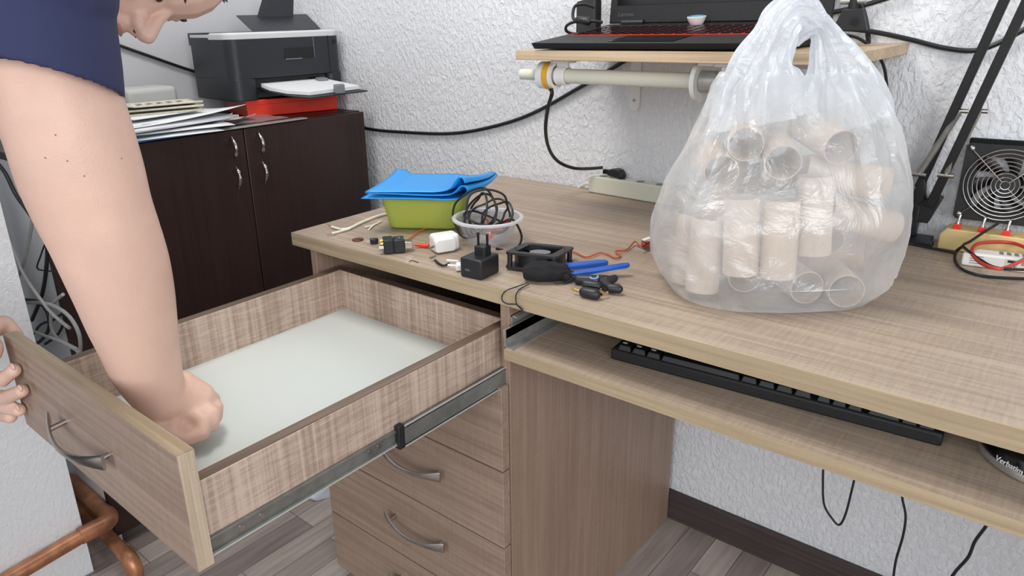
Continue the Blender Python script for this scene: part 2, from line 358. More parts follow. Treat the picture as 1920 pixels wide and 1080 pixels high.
# telescopic slides
for sg, xs_ in ((1, bx1), (-1, bx0)):
    x0 = xs_; q = lambda a: x0 + sg * a
    def bar(a0, a1, y0, y1, z0, z1, m, nm='drawer_slide'):
        return MB().box(min(q(a0), q(a1)), max(q(a0), q(a1)), y0, y1, z0, z1).build(nm, m, drw, bevel=.0006)
    inner = MB()
    inner.box(min(q(.0002), q(.002)), max(q(.0002), q(.002)), by0, -.12, .599, .616)
    for z_ in (.5975, .6150): inner.box(min(q(.0002), q(.005)), max(q(.0002), q(.005)), by0, -.12, z_, z_ + .0035)
    tag(inner.build('drawer_slide', M_RAIL, drw, bevel=.0004), 'steel telescopic slide rail')
    MB().box(min(q(.0048), q(.0056)), max(q(.0048), q(.0056)), by0, -.12, .5970, .5990).build('rail_lip', M_LIPM, drw)
    outer = MB()
    outer.box(min(q(.008), q(.0095)), max(q(.008), q(.0095)), -.20, .03, .593, .621)
    for z_ in (.592, .6185): outer.box(min(q(.0045), q(.0095)), max(q(.0045), q(.0095)), -.20, .03, z_, z_ + .004)
    tag(outer.build('drawer_slide', M_RAIL, drw, bevel=.0006), 'outer steel slide rail')
    for z_ in (.5918, .6212): MB().box(min(q(.0090), q(.0102)), max(q(.0090), q(.0102)), -.20, .03, z_, z_ + .0022).build('rail_lip', M_LIPM, drw)
    for yy in (-.43, -.405, -.25, -.235):
        MB().cyl((q(.0018), yy, .608), (q(.0030), yy, .608), .0035, seg=12).build('screw', M_CHROME, drw)
    MB().box(min(q(.002), q(.0105)), max(q(.002), q(.0105)), -.2085, -.198, .592, .6255).build('slide_stop', M_BLK, drw, bevel=.001)
# keyboard tray
tray = MB().box(PX + .012, 1.588, -.017, .40, .652, .668).build('keyboard_tray', W_TOP, desk, bevel=.0008)
MB().box(PX + .012, 1.588, -.0178, -.0169, .652, .668).build('edge_band', W_EDGE, tray)
sl = MB(); sl.box(PX, PX + .002, .015, .50, .672, .706)
for z_ in (.672, .703): sl.box(PX, PX + .010, .015, .50, z_, z_ + .003)
sl.box(PX + .006, PX + .012, -.012, .45, .682, .694)
sl.box(PX + .010, PX + .012, -.014, .42, .668, .694); sl.box(PX + .010, PX + .026, -.014, .42, .668, .6695)
tag(sl.build('tray_slide', M_STEEL, tray), 'steel ball bearing slide')

# ------------------------------------------------------------------ keyboard and mouse on the tray
KA = V((.6458, .0437, .668)); KB = V((1.0310, .0714, .668))
KD = (KB - KA).normalized(); KN = V((-KD.y, KD.x, 0)); KL = .435
KA = KB - KD * .392 if False else KA; KL = (KB - KA).length
Mk = frame(KA + V((0, 0, .0008)), KD, (0, 0, 1))
kb = thing('keyboard', 'black full-size keyboard half hidden on the pull-out tray', 'keyboard', KA)
sc_ = KL / .440
MB(Mk).prism([(0, 0), (.150, 0), (.150, .022), (.0, .016)], (0, 0, 0), (0, 1, 0), (0, 0, 1), (KL, 0, 0)).build('case', M_BLKM, kb, bevel=.003)
def zt(y): return .016 + .006 * y / .15
rows = [(.012, [1.25, 1.25, 1.25, 6.25, 1.25, 1.25, 1.25, 1.25, -.25, 1, 1, 1, -.25, 2, 1, 1]),
        (.031, [2.25] + [1] * 10 + [2.75, -.25, -1, 1, -1, -.25, 1, 1, 1, 1]),
        (.050, [1.75] + [1] * 11 + [2.25, -3.5, 1, 1, 1, -1]),
        (.069, [1.5] + [1] * 12 + [1.5, -.25, 1, 1, 1, -.25, 1, 1, 1, 1]),
        (.088, [1] * 13 + [2, -.25, 1, 1, 1, -.25, 1, 1, 1, 1])]
un_ = (KL - .016) / 22.5
nk = 0
for ry, ks in rows:
    x = .008
    for k in ks:
        wd = abs(k) * un_
        if k > 0 and nk < 98:
            nk += 1; z = zt(ry); g = .0007; t_ = .0028; h = .0062
            m = MB(Mk); y0, y1 = ry - .009, ry + .009
            b_ = [(x + g, y0), (x + wd - g, y0), (x + wd - g, y1), (x + g, y1)]; tp = [(x + t_, y0 + t_), (x + wd - t_, y0 + t_), (x + wd - t_, y1 - .0015), (x + t_, y1 - .0015)]
            m.loft([[(p[0], p[1], z - .001) for p in b_], [(p[0], p[1], z + h) for p in tp]])
            key = m.build('key', M_KEY, kb, bevel=.0008, seg=1)
            if ry < .04 and k < 6 and x < .9:
                lw = min(.006, wd * .3)
                MB(Mk).box(x + t_ + .0012, x + t_ + .0012 + lw, y1 - .0090, y1 - .0060, z + h, z + h + .0003).build('legend', M_LEGEND, key)
        x += wd
ms = V((1.100, .094, .668))
mouse = thing('mouse', 'black and silver computer mouse on the tray at the right edge', 'mouse', ms)
Bm = Matrix.Rotation(R(38), 3, 'Z')
mm = MB(); rings = []
for i in range(9):
    a = i / 8 * math.pi / 2; rr = math.cos(a) if i < 8 else .02; hz = .034 * math.sin(a)
    rings.append([ms + Bm @ V((.034 * rr ** .8 * math.cos(t), .050 * rr ** .7 * math.sin(t), .002 + hz)) for t in [2 * math.pi * k / 32 for k in range(32)]])
mm.loft(rings).build('shell', M_BLKG, mouse, subs=1)
rings = []
for zz, g in ((.002, 1.03), (.007, 1.035), (.009, 1.02)): rings.append([ms + Bm @ V((.034 * g * math.cos(t), .050 * g * math.sin(t), zz)) for t in [2 * math.pi * k / 32 for k in range(32)]])
tag(MB().loft(rings).build('base_trim', M_STEEL, mouse), 'silver base rim')


from mathutils.bvhtree import BVHTree
shl = [c for c in mouse.children if c.name.startswith('shell')][0]
tr = BVHTree.FromPolygons([tuple(v.co) for v in shl.data.vertices], [tuple(p.vertices) for p in shl.data.polygons])
hit, nrm, _, _ = tr.ray_cast(CP - ms, ray(1893, 872))
if hit:
    text('logo', 'Verbatim', .0075, frame(hit + ms + nrm * .0006, V((nrm.y, -nrm.x, 0)) * (-1 if V((nrm.y, -nrm.x, 0)).dot(CR) < 0 else 1), nrm), M_LEGEND, mouse, .0006)

# ------------------------------------------------------------------ cables hanging under the tray
def cable(name, label, cat, pts, r, m, n=8, seg=8, group=None, cyc=False):
    return tag(MB().tube(cr(pts, n, cyc), r, seg, cyc).build(name, m), label, cat, group)
cable('hanging_cable', 'thin black cable hanging in a U-shaped loop below the tray', 'cable', [at(1545, 850, 1, .25), at(1543, 900, 1, .25), at(1545, 945, 1, .25), at(1560, 972, 1, .25), at(1574, 984, 1, .25), at(1586, 962, 1, .25), at(1598, 915, 1, .25), at(1606, 880, 1, .25)], .0016, M_CORD)
cable('hanging_cable', 'black cable dropping almost straight to the floor, left of the other straight one', 'cable', [at(1690, 905, 1, .35), at(1692, 935, 1, .35), at(1698, 968, 1, .35), at(1693, 1005, 1, .35), at(1679, 1055, 1, .35), at(1673, 1110, 1, .35), at(1668, 1200, 1, .33)], .0018, M_CORD)
cable('hanging_cable', 'black cable slanting down to the left, furthest right under the tray', 'cable', [at(1862, 960, 1, .35), at(1849, 986, 1, .35), at(1828, 1015, 1, .35), at(1815, 1045, 1, .35), at(1787, 1078, 1, .35), at(1760, 1130, 1, .35), at(1745, 1200, 1, .33)], .0022, M_CORD)

# ------------------------------------------------------------------ dark storage cabinet
CXF = -.418
cab = thing('storage_cabinet', 'dark brown two-door storage cabinet against the left wall', 'cabinet', (-.63, .14, 0))
CZ = .885; c0, c1, cmid = -.268, .550, .186
MB().box(XL + .01, CXF - .018, c0 + .001, c0 + .017, 0, CZ - .016).build('side_panel', M_PALE, cab); cab.children[-1]['label'] = 'pale grey side panel'
MB().box(XL + .01, CXF - .018, c1 - .017, c1 - .001, 0, CZ - .016).build('side_panel', M_WENGE, cab)
MB().box(XL + .01, XL + .014, c0 + .02, c1 - .02, .02, CZ - .02).build('rear_panel', M_WENGE, cab)
MB().box(XL + .012, CXF - .0175, c0, c1, CZ - .016, CZ).build('top_panel', M_WENGE, cab, bevel=.001)
for y0, y1, hy in ((c0, cmid - .0015, .152), (cmid + .0015, c1, .2235)):
    d = MB().box(CXF - .017, CXF, y0, y1, .03, CZ - .002).build('door', M_WENGE, cab, bevel=.0015)
    for zc in (.845, .775):
        rings = []
        pr = []
        for i in range(21):
            s_ = i / 20; z_ = zc + (s_ - .5) * .052 * (1 if zc > .8 else -1); o_ = .004 + .012 * math.sin(math.pi * min(s_ * 1.1, 1))
            rr = [.0010, .0016, .003, .0045, .005, .0045, .003, .0026, .0032, .0040, .0042, .004, .0045, .0040, .0045, .004, .0042, .0035, .0025, .0018, .001][i]
            pr.append((V((CXF + o_, hy - .004 * s_ * 0, z_)), rr))
        MB().tube([p for p, r_ in pr], [r_ for p, r_ in pr], 10).build('handle', M_CHROME, d)
# foil strip, plastic sheet on cabinet
strip_pts = [at(205, 262, 2, CZ + .004), at(375, 252, 2, CZ + .004), at(530, 222, 2, CZ + .004)]
a, b = V((CXF + .004, .02, CZ + .0015)), V((CXF + .002, .36, CZ + .0015))
tag(MB().box(CXF - .02, CXF + .004, .10, .365, CZ + .0008, CZ + .0035).build('perforated_metal_strip', M_STEEL, bevel=.0005), 'perforated metal strip lying along the front edge of the cabinet top', 'metal strip')
M_CLEAR = film('clear_film', (.85, .88, .9, 1), .72, .3, .12, .3, .8, 30)
rows_ = [[(CXF - .03 - .13 * i / 8, .13 + .21 * k / 10, CZ + .005 + .004 * noise.noise(V((i * .6, k * .6, 3)))) for k in range(11)] for i in range(9)]
tag(MB().surf(rows_).build('plastic_sleeve', M_CLEAR, subs=1), 'crumpled clear plastic sleeve on the cabinet between papers and red box', 'plastic sleeve')
# papers
def sheet(name, label, cat, c, sx, sy, rot, z, m, thick=.0006, curl=0, group=None, tilt=0):
    rz = Matrix.Rotation(R(rot), 3, 'Z'); rows = []
    for i in range(7):
        r_ = []
        for k in range(7):
            u, v_ = (i / 6 - .5), (k / 6 - .5)
            p = rz @ V((u * sx, v_ * sy, 0)); dz = curl * max(0, (u + v_) ) ** 2 + tilt * v_ + .0006 * noise.noise(V((u * 3 + c[0] * 9, v_ * 3, z * 50)))
            r_.append((c[0] + p.x, c[1] + p.y, z + thick / 2 + dz))
        rows.append(r_)
    return tag(MB().surf(rows).build(name, m, solid=thick), label, cat, group)
G = 'papers piled on the cabinet'
z = CZ + .001
sheet('folder', 'dark blue card folder at the very bottom of the paper pile', 'folder', (-.55, -.02), .27, .30, 3, z, M_BLUEP, .003, group=G); z += .004
sheet('paper_sheet', 'lowest white sheet of the pile, poking out at the front edge over the cabinet door', 'paper', (-.535, .00), .26, .28, -8, z, M_PAPER, .0015, group=G); z += .0035
sheet('folder', 'dark teal folder in the middle of the paper pile', 'folder', (-.56, -.01), .25, .30, 6, z, mat('teal_card', srgb(48, 84, 92), .5), .003, group=G); z += .0045
sheet('paper_sheet', 'white sheet sandwiched between the teal and the black folders', 'paper', (-.545, .03), .25, .30, -12, z, M_PAPER, .002, group=G); z += .004
sheet('folder', 'black folder just below the top sheets of the paper pile', 'folder', (-.57, -.01), .26, .29, 2, z, M_BLK, .003, group=G); z += .0045
sheet('booklet', 'thick white booklet under the large printed form', 'booklet', (-.55, .045), .25, .27, 9, z, M_PAPER, .006, group=G); z += .0085
frm = sheet('printed_form', 'large white form with a thin printed frame on top of the pile', 'paper', (-.545, .055), .24, .30, 2, z, M_PAPER, .001, curl=.02, group=G)
def flat(name, x0, x1, y0, y1, zz, m, par): return MB().box(x0, x1, y0, y1, zz, zz + .0003).build(name, m, par)
for a_ in ((-.437, -.4355, -.06, .16), (-.60, -.437, -.0615, -.060), (-.60, -.437, .158, .1595)): flat('printed_line', a_[0], a_[1], a_[2], a_[3], z + .0018, M_DGREY, frm)
for k in range(3): flat('printed_text', -.452, -.448, -.03 + k * .06, .01 + k * .06, z + .0018, M_GREYP, frm)
z += .009
sheet('envelope', 'small white envelope lying on the printed form', 'envelope', (-.55, .04), .11, .17, 12, z, M_PAPER, .0025, group=G); z += .0045
npz = z
news = thing('newspaper', 'folded cream newspaper with grey print on top of the paper pile', 'newspaper', (-.58, .03, z))
for k, (rt, w_, l_, dx) in enumerate(((-14, .13, .20, 0), (-14, .127, .197, .004), (-12, .12, .19, .01))):
    rz = Matrix.Rotation(R(rt), 3, 'Z')
    rows = [[V((-.575 + dx, .055, z + .003 + k * .006)) + rz @ V(((i / 8 - .5) * w_, (j / 8 - .5) * l_, .004 * math.sin(i * .7 + k) * (i / 8) + .012 * (j / 8 < .2) * (.2 - j / 8) * 5 * (k == 2))) for j in range(9)] for i in range(9)]
    MB().surf(rows).build('folded_sheet', M_PAPER2, news, solid=.004)
rz = Matrix.Rotation(R(-12), 3, 'Z')
for k in range(7):
    p = V((-.565, .055, z + .0185)) + rz @ V((.01, -.075 + k * .022, 0))
    MB(Matrix.Translation(p) @ rz.to_4x4()).box(-.018, .014, -.006, .006, 0, .0003).build('printed_text', M_GREYP, news)
sheet('loose_paper', 'creased white sheet standing up behind the newspaper', 'paper', (-.74, -.06), .10, .14, 30, z + .002, M_PAPER, .0008, curl=.09)
bx = MB().box(-.80, -.70, .06, .19, CZ, CZ + .085); tag(bx.build('storage_box', mat('pale_grey_box', srgb(184, 184, 180), .6), bevel=.012, seg=4), 'pale grey rounded plastic box behind the paper pile', 'box')
for k, (cx_, cy_, ro, cl, lb) in enumerate(((-.50, .205, 20, srgb(60, 60, 62), 'small dark card near the metal strip'), (-.515, .235, -15, srgb(206, 190, 180), 'small beige slip of paper beside the dark card'), (-.53, .19, 40, srgb(216, 216, 216), 'white torn slip beside the red box corner'))):
    sheet('paper_slip', lb, 'paper', (cx_, cy_), .05, .075, ro, CZ + .008 + .002 * k, mat('slip%d' % k, cl, .6), .0008, curl=.01)

# red box
rb0, rb1 = V((-.575, .300, CZ)), V((-.505, .545, CZ))
ra = (rb1 - rb0).normalized(); rn = V((-ra.y, ra.x, 0))
Mr = frame(rb0, ra, (0, 0, 1))
red = thing('red_box', 'flat glossy red cardboard box under the printer', 'box', rb0)
MB(Mr).box(0, .245, 0, .20, .001, .0405).build('box_base', M_RED, red, bevel=.0015)
MB(Mr).box(-.001, .246, -.001, .201, .030, .0425).build('lid', M_RED, red, bevel=.0015)

# printer
P0 = V((-.562, .262, .9285)); PB = V((-.530, .585, .9285)); pa = (PB - P0).normalized(); Mp = frame(P0, pa, (0, 0, 1)); PWd = .325; PD = .235; PHt = .163
prn = thing('printer', 'black compact laser printer with pale grey rim on the red box', 'printer', P0 + V((-.1, .15, 0)))
def rrect(x0, x1, y0, y1, r, n=6):
    o = []
    for cx_, cy_, a0 in ((x1 - r, y1 - r, 0), (x0 + r, y1 - r, 90), (x0 + r, y0 + r, 180), (x1 - r, y0 + r, 270)):
        for k in range(n + 1): a_ = R(a0 + 90 * k / n); o.append((cx_ + r * math.cos(a_), cy_ + r * math.sin(a_)))
    return o
m = MB(Mp)
# body around the tray mouth
out_ = rrect(0, PWd, 0, PD, .028)
m.loft([[(x, y, z_) for x, y in out_] for z_ in (.052, PHt - .014)])
low = rrect(.0, .062, 0, PD, .028); m.loft([[(x, y, z_) for x, y in rrect(0, .075, 0, PD, .028)] for z_ in (.0, .054)])
m.loft([[(x, y, z_) for x, y in rrect(PWd - .050, PWd, 0, PD, .020)] for z_ in (.0, .054)])
m.box(.03, PWd - .03, .08, PD - .01, .002, .054)
m.build('body', M_PRN, prn, bevel=.002)
m = MB(Mp)
rim = [[(x, y, z_) for x, y in rrect(-g, PWd + g, -g, PD + g, .03)] for z_, g in ((PHt - .016, .0005), (PHt - .004, .0012), (PHt, -.002))]
m.loft(rim); tag(m.build('top_cover', M_PRNW, prn, bevel=.001), 'pale grey top cover')
m = MB(Mp); m.loft([[(x, y, z_) for x, y in rrect(-.0008, PWd * .16, PD * .35, PD + .001, .02)] for z_ in (PHt - .03, PHt + .0006)]); m.build('rear_corner_cover', M_PRN, prn)
m = MB(Mp); m.loft([[(x, y, z_) for x, y in rrect(.055, PWd - .045, .018, PD - .03, .02)] for z_ in (PHt - .002, PHt + .0008)]); tag(m.build('output_recess', M_BLKG, prn), 'black paper output well')
m = MB(Mp)   # output flap
m.loft([[(.085, .030, PHt + .001), (PWd - .040, .030, PHt + .001), (PWd - .040, .034, PHt + .0035), (.085, .034, PHt + .0035)],
        [(.115, .165, PHt + .038), (PWd + .004, .165, PHt + .038), (PWd + .004, .169, PHt + .042), (.115, .169, PHt + .042)]]); m.build('output_flap', M_PRN, prn, bevel=.0012)
m = MB(Mp)
m.prism([(.0, 0), (.110, 0), (.128, .060), (.036, .060)], (.165, .150, PHt + .034), (1, 0, 0), (0, .25, .97), (0, .003, -.0005)); m.build('paper_stop', M_PRN, prn, bevel=.0008)
m = MB(Mp); m.box(.150, .238, -.0012, 0, .095, .122); m.build('door_latch', M_BLKG, prn, bevel=.0008)
m = MB(Mp); m.box(.152, .200, -.0022, -.0005, .0935, .0955); m.build('latch_lip', M_GREYP, prn)
for xa in (.238, PWd - .042): MB(Mp).box(xa, xa + .0012, -.0010, .001, (.094 if xa < .27 else .05), PHt - .014).build('panel_seam', M_GREYP if xa < .27 else M_BLKG, prn)
MB(Mp).cyl((PWd - .022, -.0012, .132), (PWd - .022, .002, .132), .0058, seg=20).build('power_button', M_BLKG, prn)
MB(Mp).box(.055, PWd - .052, .012, .014, .004, .05).build('tray_mouth', M_BLKG, prn)
Mp2 = Mp @ Matrix(((1, 0, 0, 0), (0, 1, 0, 0), (0, .16, 1, .010), (0, 0, 0, 1)))
m = MB(Mp2)
m.prism([(.077, .02), (PWd - .050, .02), (PWd - .050, -.035), (PWd - .005, -.115), (.140, -.125), (.10, -.085), (.077, -.03)], (0, 0, .013), (1, 0, 0), (0, 1, 0), (0, 0, .0035)); m.build('paper_tray', M_PRN, prn, bevel=.001)
MB(Mp2).box(.215, .245, -.122, -.112, .0165, .040).build('paper_stop_tab', M_GREYP, prn, bevel=.003)
MB(Mp2).box(.232, .262, -.022, .0, .02, .034).build('paper_guide', M_GREYP, prn, bevel=.003)
MB(Mp2).box(.16, .275, -.03, .008, .0165, .020).build('guide_plate', M_GREYP, prn)
m = MB(Mp2)
m.prism([(.081, .06), (PWd - .052, .06), (PWd - .052, -.01), (PWd - .02, -.098), (.147, -.111), (.103, -.076), (.081, -.03)], (0, 0, .0172), (1, 0, 0), (0, 1, 0), (0, 0, .010))
tag(m.build('paper_stack', M_PAPER, bevel=.001), 'stack of white printer paper in the open printer tray', 'paper')

# ------------------------------------------------------------------ wall cables
cable('wall_cable', 'black cable running down the left wall behind the printer', 'cable', [at(150, 55, 0, XL + .006), at(210, 80, 0, XL + .006), at(280, 105, 0, XL + .006), at(352, 130, 0, XL + .006), at(420, 150, 0, XL + .006)], .004, M_CORD)
yb = YW - .006
cable('wall_cable', 'long black cable sagging across the back wall below the shelf', 'cable', [at(600, 215, 1, yb), at(684, 240, 1, yb), at(760, 248, 1, yb), at(850, 250, 1, yb), at(930, 236, 1, yb), at(1000, 212, 1, yb), at(1080, 168, 1, yb), at(1165, 118, 1, yb), at(1230, 80, 1, yb)], .0042, M_CORD, 10)

# ------------------------------------------------------------------ shelf and laptop
shelf = thing('wall_shelf', 'narrow light wood shelf board on the back wall carrying the laptop', 'shelf', (.56, YW, 1.04))
MB().box(.290, .835, .30, YW, 1.0398, 1.0558).build('board', W_SHELF, shelf, bevel=.0008)
for bx_ in (.355, .62):
    br = MB(); br.prism([(.012 * math.cos(a_) , .012 * math.sin(a_)) for a_ in [R(180 + 180 * k / 10) for k in range(11)]] + [(.012, .11), (-.012, .11)], (bx_ + .003, YW - .0005, .935), (1, 0, 0), (0, 0, 1), (0, -.004, 0))
    br.box(bx_ - .009, bx_ + .015, .33, YW, 1.034, 1.0396)
    b_ = br.build('bracket', M_WPL, shelf, bevel=.001); b_['label'] = 'white metal shelf bracket'
    MB().cyl((bx_ + .003, YW - .004, .945), (bx_ + .003, YW - .0065, .945), .003, seg=12).build('screw', M_STEEL, shelf)
lapM = frame(V((.328, .292, 1.0560)), (.40, .008, 0), (0, 0, 1)); LW, LD = .405, .265
lap = thing('laptop', 'open black laptop with red-lit keys standing on the shelf', 'laptop', (.56, .40, 1.058))
MB(lapM).prism([(0.010, .002), (.0, .012), (LD, .036), (LD, .002)], (0, 0, 0), (0, 1, 0), (0, 0, 1), (LW, 0, 0)).build('base', M_BLKM, lap, bevel=.0015)
Md = lapM @ frame((0, 0, .0123), (1, 0, 0), (0, -.0906, 1))
keys = MB(Md)
for r_ in range(6):
    for k in range(18): keys.box(.022 + k * .019, .022 + k * .019 + .0135, .10 + r_ * .0195, .10 + r_ * .0195 + .012, .0004, .0022)
tag(keys.build('key_field', M_BLKG, lap), 'black laptop keys')
tag(MB(Md).box(.018, LW - .018, .096, .220, .0000, .0006).build('backlight', M_LRED, lap), 'red glowing keyboard backlight')
MB(Md).box(.14, .25, .015, .085, 0, .0007).build('touchpad', M_BLKG, lap)
MB(Md).box(.014, LW - .014, .0925, .0935, 0, .0012).build('red_trim', M_REDC, lap)
Ml = lapM @ Matrix.Translation((0, LD - .004, .037)) @ Matrix.Rotation(R(-6), 4, 'X')
lid = MB(Ml).box(0, LW, 0, .006, 0, .250).build('lid', M_BLKM, lap, bevel=.002)
MB(Ml).box(.015, LW - .015, -.0006, .0002, .033, .238).build('screen', mat('dark_screen', srgb(8, 9, 12), .12), lid)
MB(lapM).cyl((.03, LD - .006, .038), (.075, LD - .006, .038), .006, seg=16).build('hinge', M_BLK, lap); MB(lapM).cyl((LW - .075, LD - .006, .038), (LW - .03, LD - .006, .038), .006, seg=16).build('hinge', M_BLK, lap)
text('logo', 'Lenovo', .011, Ml @ frame((.036, -.0009, .016), (1, 0, 0), (0, -1, 0)), M_DGREY, lap)
sk = at(1306, 40, 1, .53)
stk = thing('webcam_cap', 'small white cup-shaped cap with blue top at the laptop hinge', 'cap', sk)
MB().lathe([(.004, -.011), (.0085, -.009), (.0135, 0), (.016, .006), (.0165, .008), (.0155, .0085)], sk, (0, -.12, 1), 24).build('cup', M_WPL, stk)
MB().lathe([(.0148, .0084), (.012, .0096), (.004, .0102)], sk, (0, -.12, 1), 24).build('blue_top', mat('pale_blue_enamel', srgb(110, 160, 190), .3), stk)
# power adapter cable left of laptop
pc = [at(1180, 44, 1, .47), at(1150, 40, 1, .45), at(1120, 38, 1, .44), at(1090, 38, 1, .44)]
cable('adapter_lead', 'black power lead with straight plug at the left of the laptop', 'cable', [at(1130, 42, 1, .45), at(1105, 39, 1, .44), at(1078, 41, 1, .44), at(1063, 48, 1, .45), at(1062, 58, 1, .46), at(1075, 63, 1, .47), at(1100, 62, 1, .47)], .0028, M_CORD)
cable('adapter_lead', 'black cable looping up past the top left corner of the laptop', 'cable', [at(1115, 14, 1, .5), at(1095, 8, 1, .49), at(1078, 12, 1, .48), at(1074, 30, 1, .46), at(1080, 40, 1, .45), at(1092, 40, 1, .45)], .003, M_CORD)
tag(MB().tube([at(1078, 38, 1, .44), at(1084, 38, 1, .44), at(1104, 40, 1, .44), at(1108, 40, 1, .44)], [.004, .0075, .0075, .004], 12).build('barrel_connector', M_BLK), 'thick black cable connector beside the laptop corner', 'connector')
tag(MB(frame(at(1102, 30, 1, .53), (1, 0, .2), (0, .3, 1))).box(-.02, .025, -.012, .012, -.035, .03).build('power_brick', M_BLKM, bevel=.004), 'black power brick standing behind the laptop left corner', 'power brick')

# rod hanging under the shelf
RY = .35
r0, r1 = at(978, 139, 1, RY), at(1345, 154, 1, RY)
ra_ = (r1 - r0).normalized()
rod = thing('hanging_rod', 'ivory plastic pipe hanging horizontally under the shelf on white clips', 'pipe', (r0 + r1) / 2)
MB().cyl(r0, r0 + (r1 - r0) * .15, .0095).build('thin_tube', M_IVORY, rod); MB().cyl(r0 + (r1 - r0) * .15, r1 + ra_ * .04, .0125).build('pipe', M_IVORY, rod)
def ring(p, r_o, r_i, w_, m, nm, par, lb=None):
    q = MB().lathe([(r_i, -w_), (r_o, -w_), (r_o, w_), (r_i, w_)], p, ra_, 32, cyc=True).build(nm, m, par)
    if lb: q['label'] = lb
    return q
def rp(px): return r0 + (r1 - r0) * ((px - 978) / (1345 - 978))
for px, ro, ri, w_, m_, nm, lb in ((1032, .0235, .010, .008, M_WPL, 'collar', 'white plastic collar'), (1043, .024, .012, .0055, M_YEL, 'yellow_band', 'yellow measuring tape band'), (1052, .0235, .017, .003, M_WPL, 'collar', 'white ring'), (1317, .030, .012, .0035, M_WPL, 'flange', 'white round flange'), (1334, .0165, .012, .013, M_STEEL, 'metal_sleeve', 'brushed metal sleeve')): ring(rp(px), ro, ri, w_, m_, nm, rod, lb)
for px in (1068, 1362):
    p = rp(px)
    m = MB(); m.lathe([(.0135, -.010), (.0165, -.010), (.0165, .010), (.0135, .010)], p, ra_, 24, cyc=True); m.box(p.x - .011, p.x + .011, p.y - .004, p.y + .004, p.z + .013, 1.0380); m.box(p.x - .018, p.x + .018, p.y - .014, p.y + .014, 1.0325, 1.0394)
    m.build('clip', M_WPL, rod, bevel=.0008)
# cord from the rod to the plug on the power strip
cable('mains_cable', 'black power cord curving from the yellow band down to the plug', 'cable', [rp(1041) + V((0, -.0, -.024)), at(1035, 175, 1, .335), at(1027, 205, 1, .36), at(1023, 245, 1, .40), at(1030, 280, 1, .45), at(1047, 303, 1, .50), at(1075, 315, 1, .535), at(1105, 316, 1, .56), at(1130, 314, 1, .578)], .0035, M_CORD, 10)

# power strip
ps0 = at(1112, 357, 2, .7505) + V((0, -.006, 0)); ps1 = at(1240, 378, 2, .7505) + V((0, -.006, 0)); pd = (ps1 - ps0).normalized()
Ms = frame(ps0, pd, (0, 0, 1))
strip = thing('power_strip', 'white power strip lying at the back of the desk against the wall', 'power strip', ps0)
MB(Ms).box(0, .34, -.014, .014, 0, .036).build('housing', M_IVORY, strip, bevel=.003, seg=3)
for k in range(5): MB(Ms).lathe([(.0085, .0362), (.0085, .0366), (.001, .0366)], (.03 + k * .045, 0, 0), (0, 0, 1), 20).build('socket', M_GREYP, strip)
pl = V((at(1157, 322, 1, .585).x, .583, .7965))
plug = thing('plug', 'black angled mains plug inserted in the white power strip', 'plug', pl)
MB(frame(pl, pd, (0, 0, 1))).prism([(-.018, -.006), (.018, -.009), (.020, -.002), (.012, .008), (.002, .010), (-.018, .006)], (0, -.009, 0), (1, 0, 0), (0, 0, 1), (0, .018, 0)).build('body', M_BLK, plug, bevel=.002)
for k in range(5): MB(frame(pl, pd, (0, 0, 1))).box(-.0195 - k * .003, -.018 - k * .003, -.0045, .0045, -.0045, .0045).build('strain_relief', M_BLK, plug)
cable('white_cable', 'white cable leaving the left end of the power strip', 'cable', [at(1112, 346, 1, .59), at(1100, 344, 1, .594), at(1088, 350, 1, .598), at(1080, 356, 1, .604)], .0032, M_WCORD)
MBwall = None

# ------------------------------------------------------------------ tub, blue mat, bowl
t0, t1 = at(722, 431, 2, .7505), at(862, 434, 2, .7505)
tu = (t1 - t0).normalized(); tv = V((-tu.y, tu.x, 0)); tl = (t1 - t0).length
tub = thing('plastic_tub', 'lime green translucent plastic tub under the folded blue mat', 'tub', (t0 + t1) / 2)
Mt = frame(t0, tu, (0, 0, 1)); tm = MB(Mt)
def rect3(x0, x1, y0, y1, r, z_): return [(x, y, z_) for x, y in rrect(x0, x1, y0, y1, r, 5)]
TD = .105
tm.loft([rect3(.010, tl - .010, .008, TD - .008, .015, .001), rect3(.004, tl - .004, .004, TD - .004, .018, .004), rect3(-.006, tl + .006, -.006, TD + .006, .02, .058), rect3(-.010, tl + .010, -.010, TD + .010, .02, .060), rect3(-.010, tl + .010, -.010, TD + .010, .02, .063),
         rect3(-.004, tl + .004, -.004, TD + .004, .02, .062), rect3(.006, tl - .006, .006, TD - .006, .017, .006), rect3(.012, tl - .012, .012, TD - .012, .014, .003)])
tm.build('shell', M_TUB, tub)
tag(MB(Mt).box(.040, .082, .004, .006, .018, .050).build('moulded_panel', film('green_panel', srgb(196, 208, 90), .1, .1, .3, .4, 0), tub), 'lighter moulded square on the tub side')
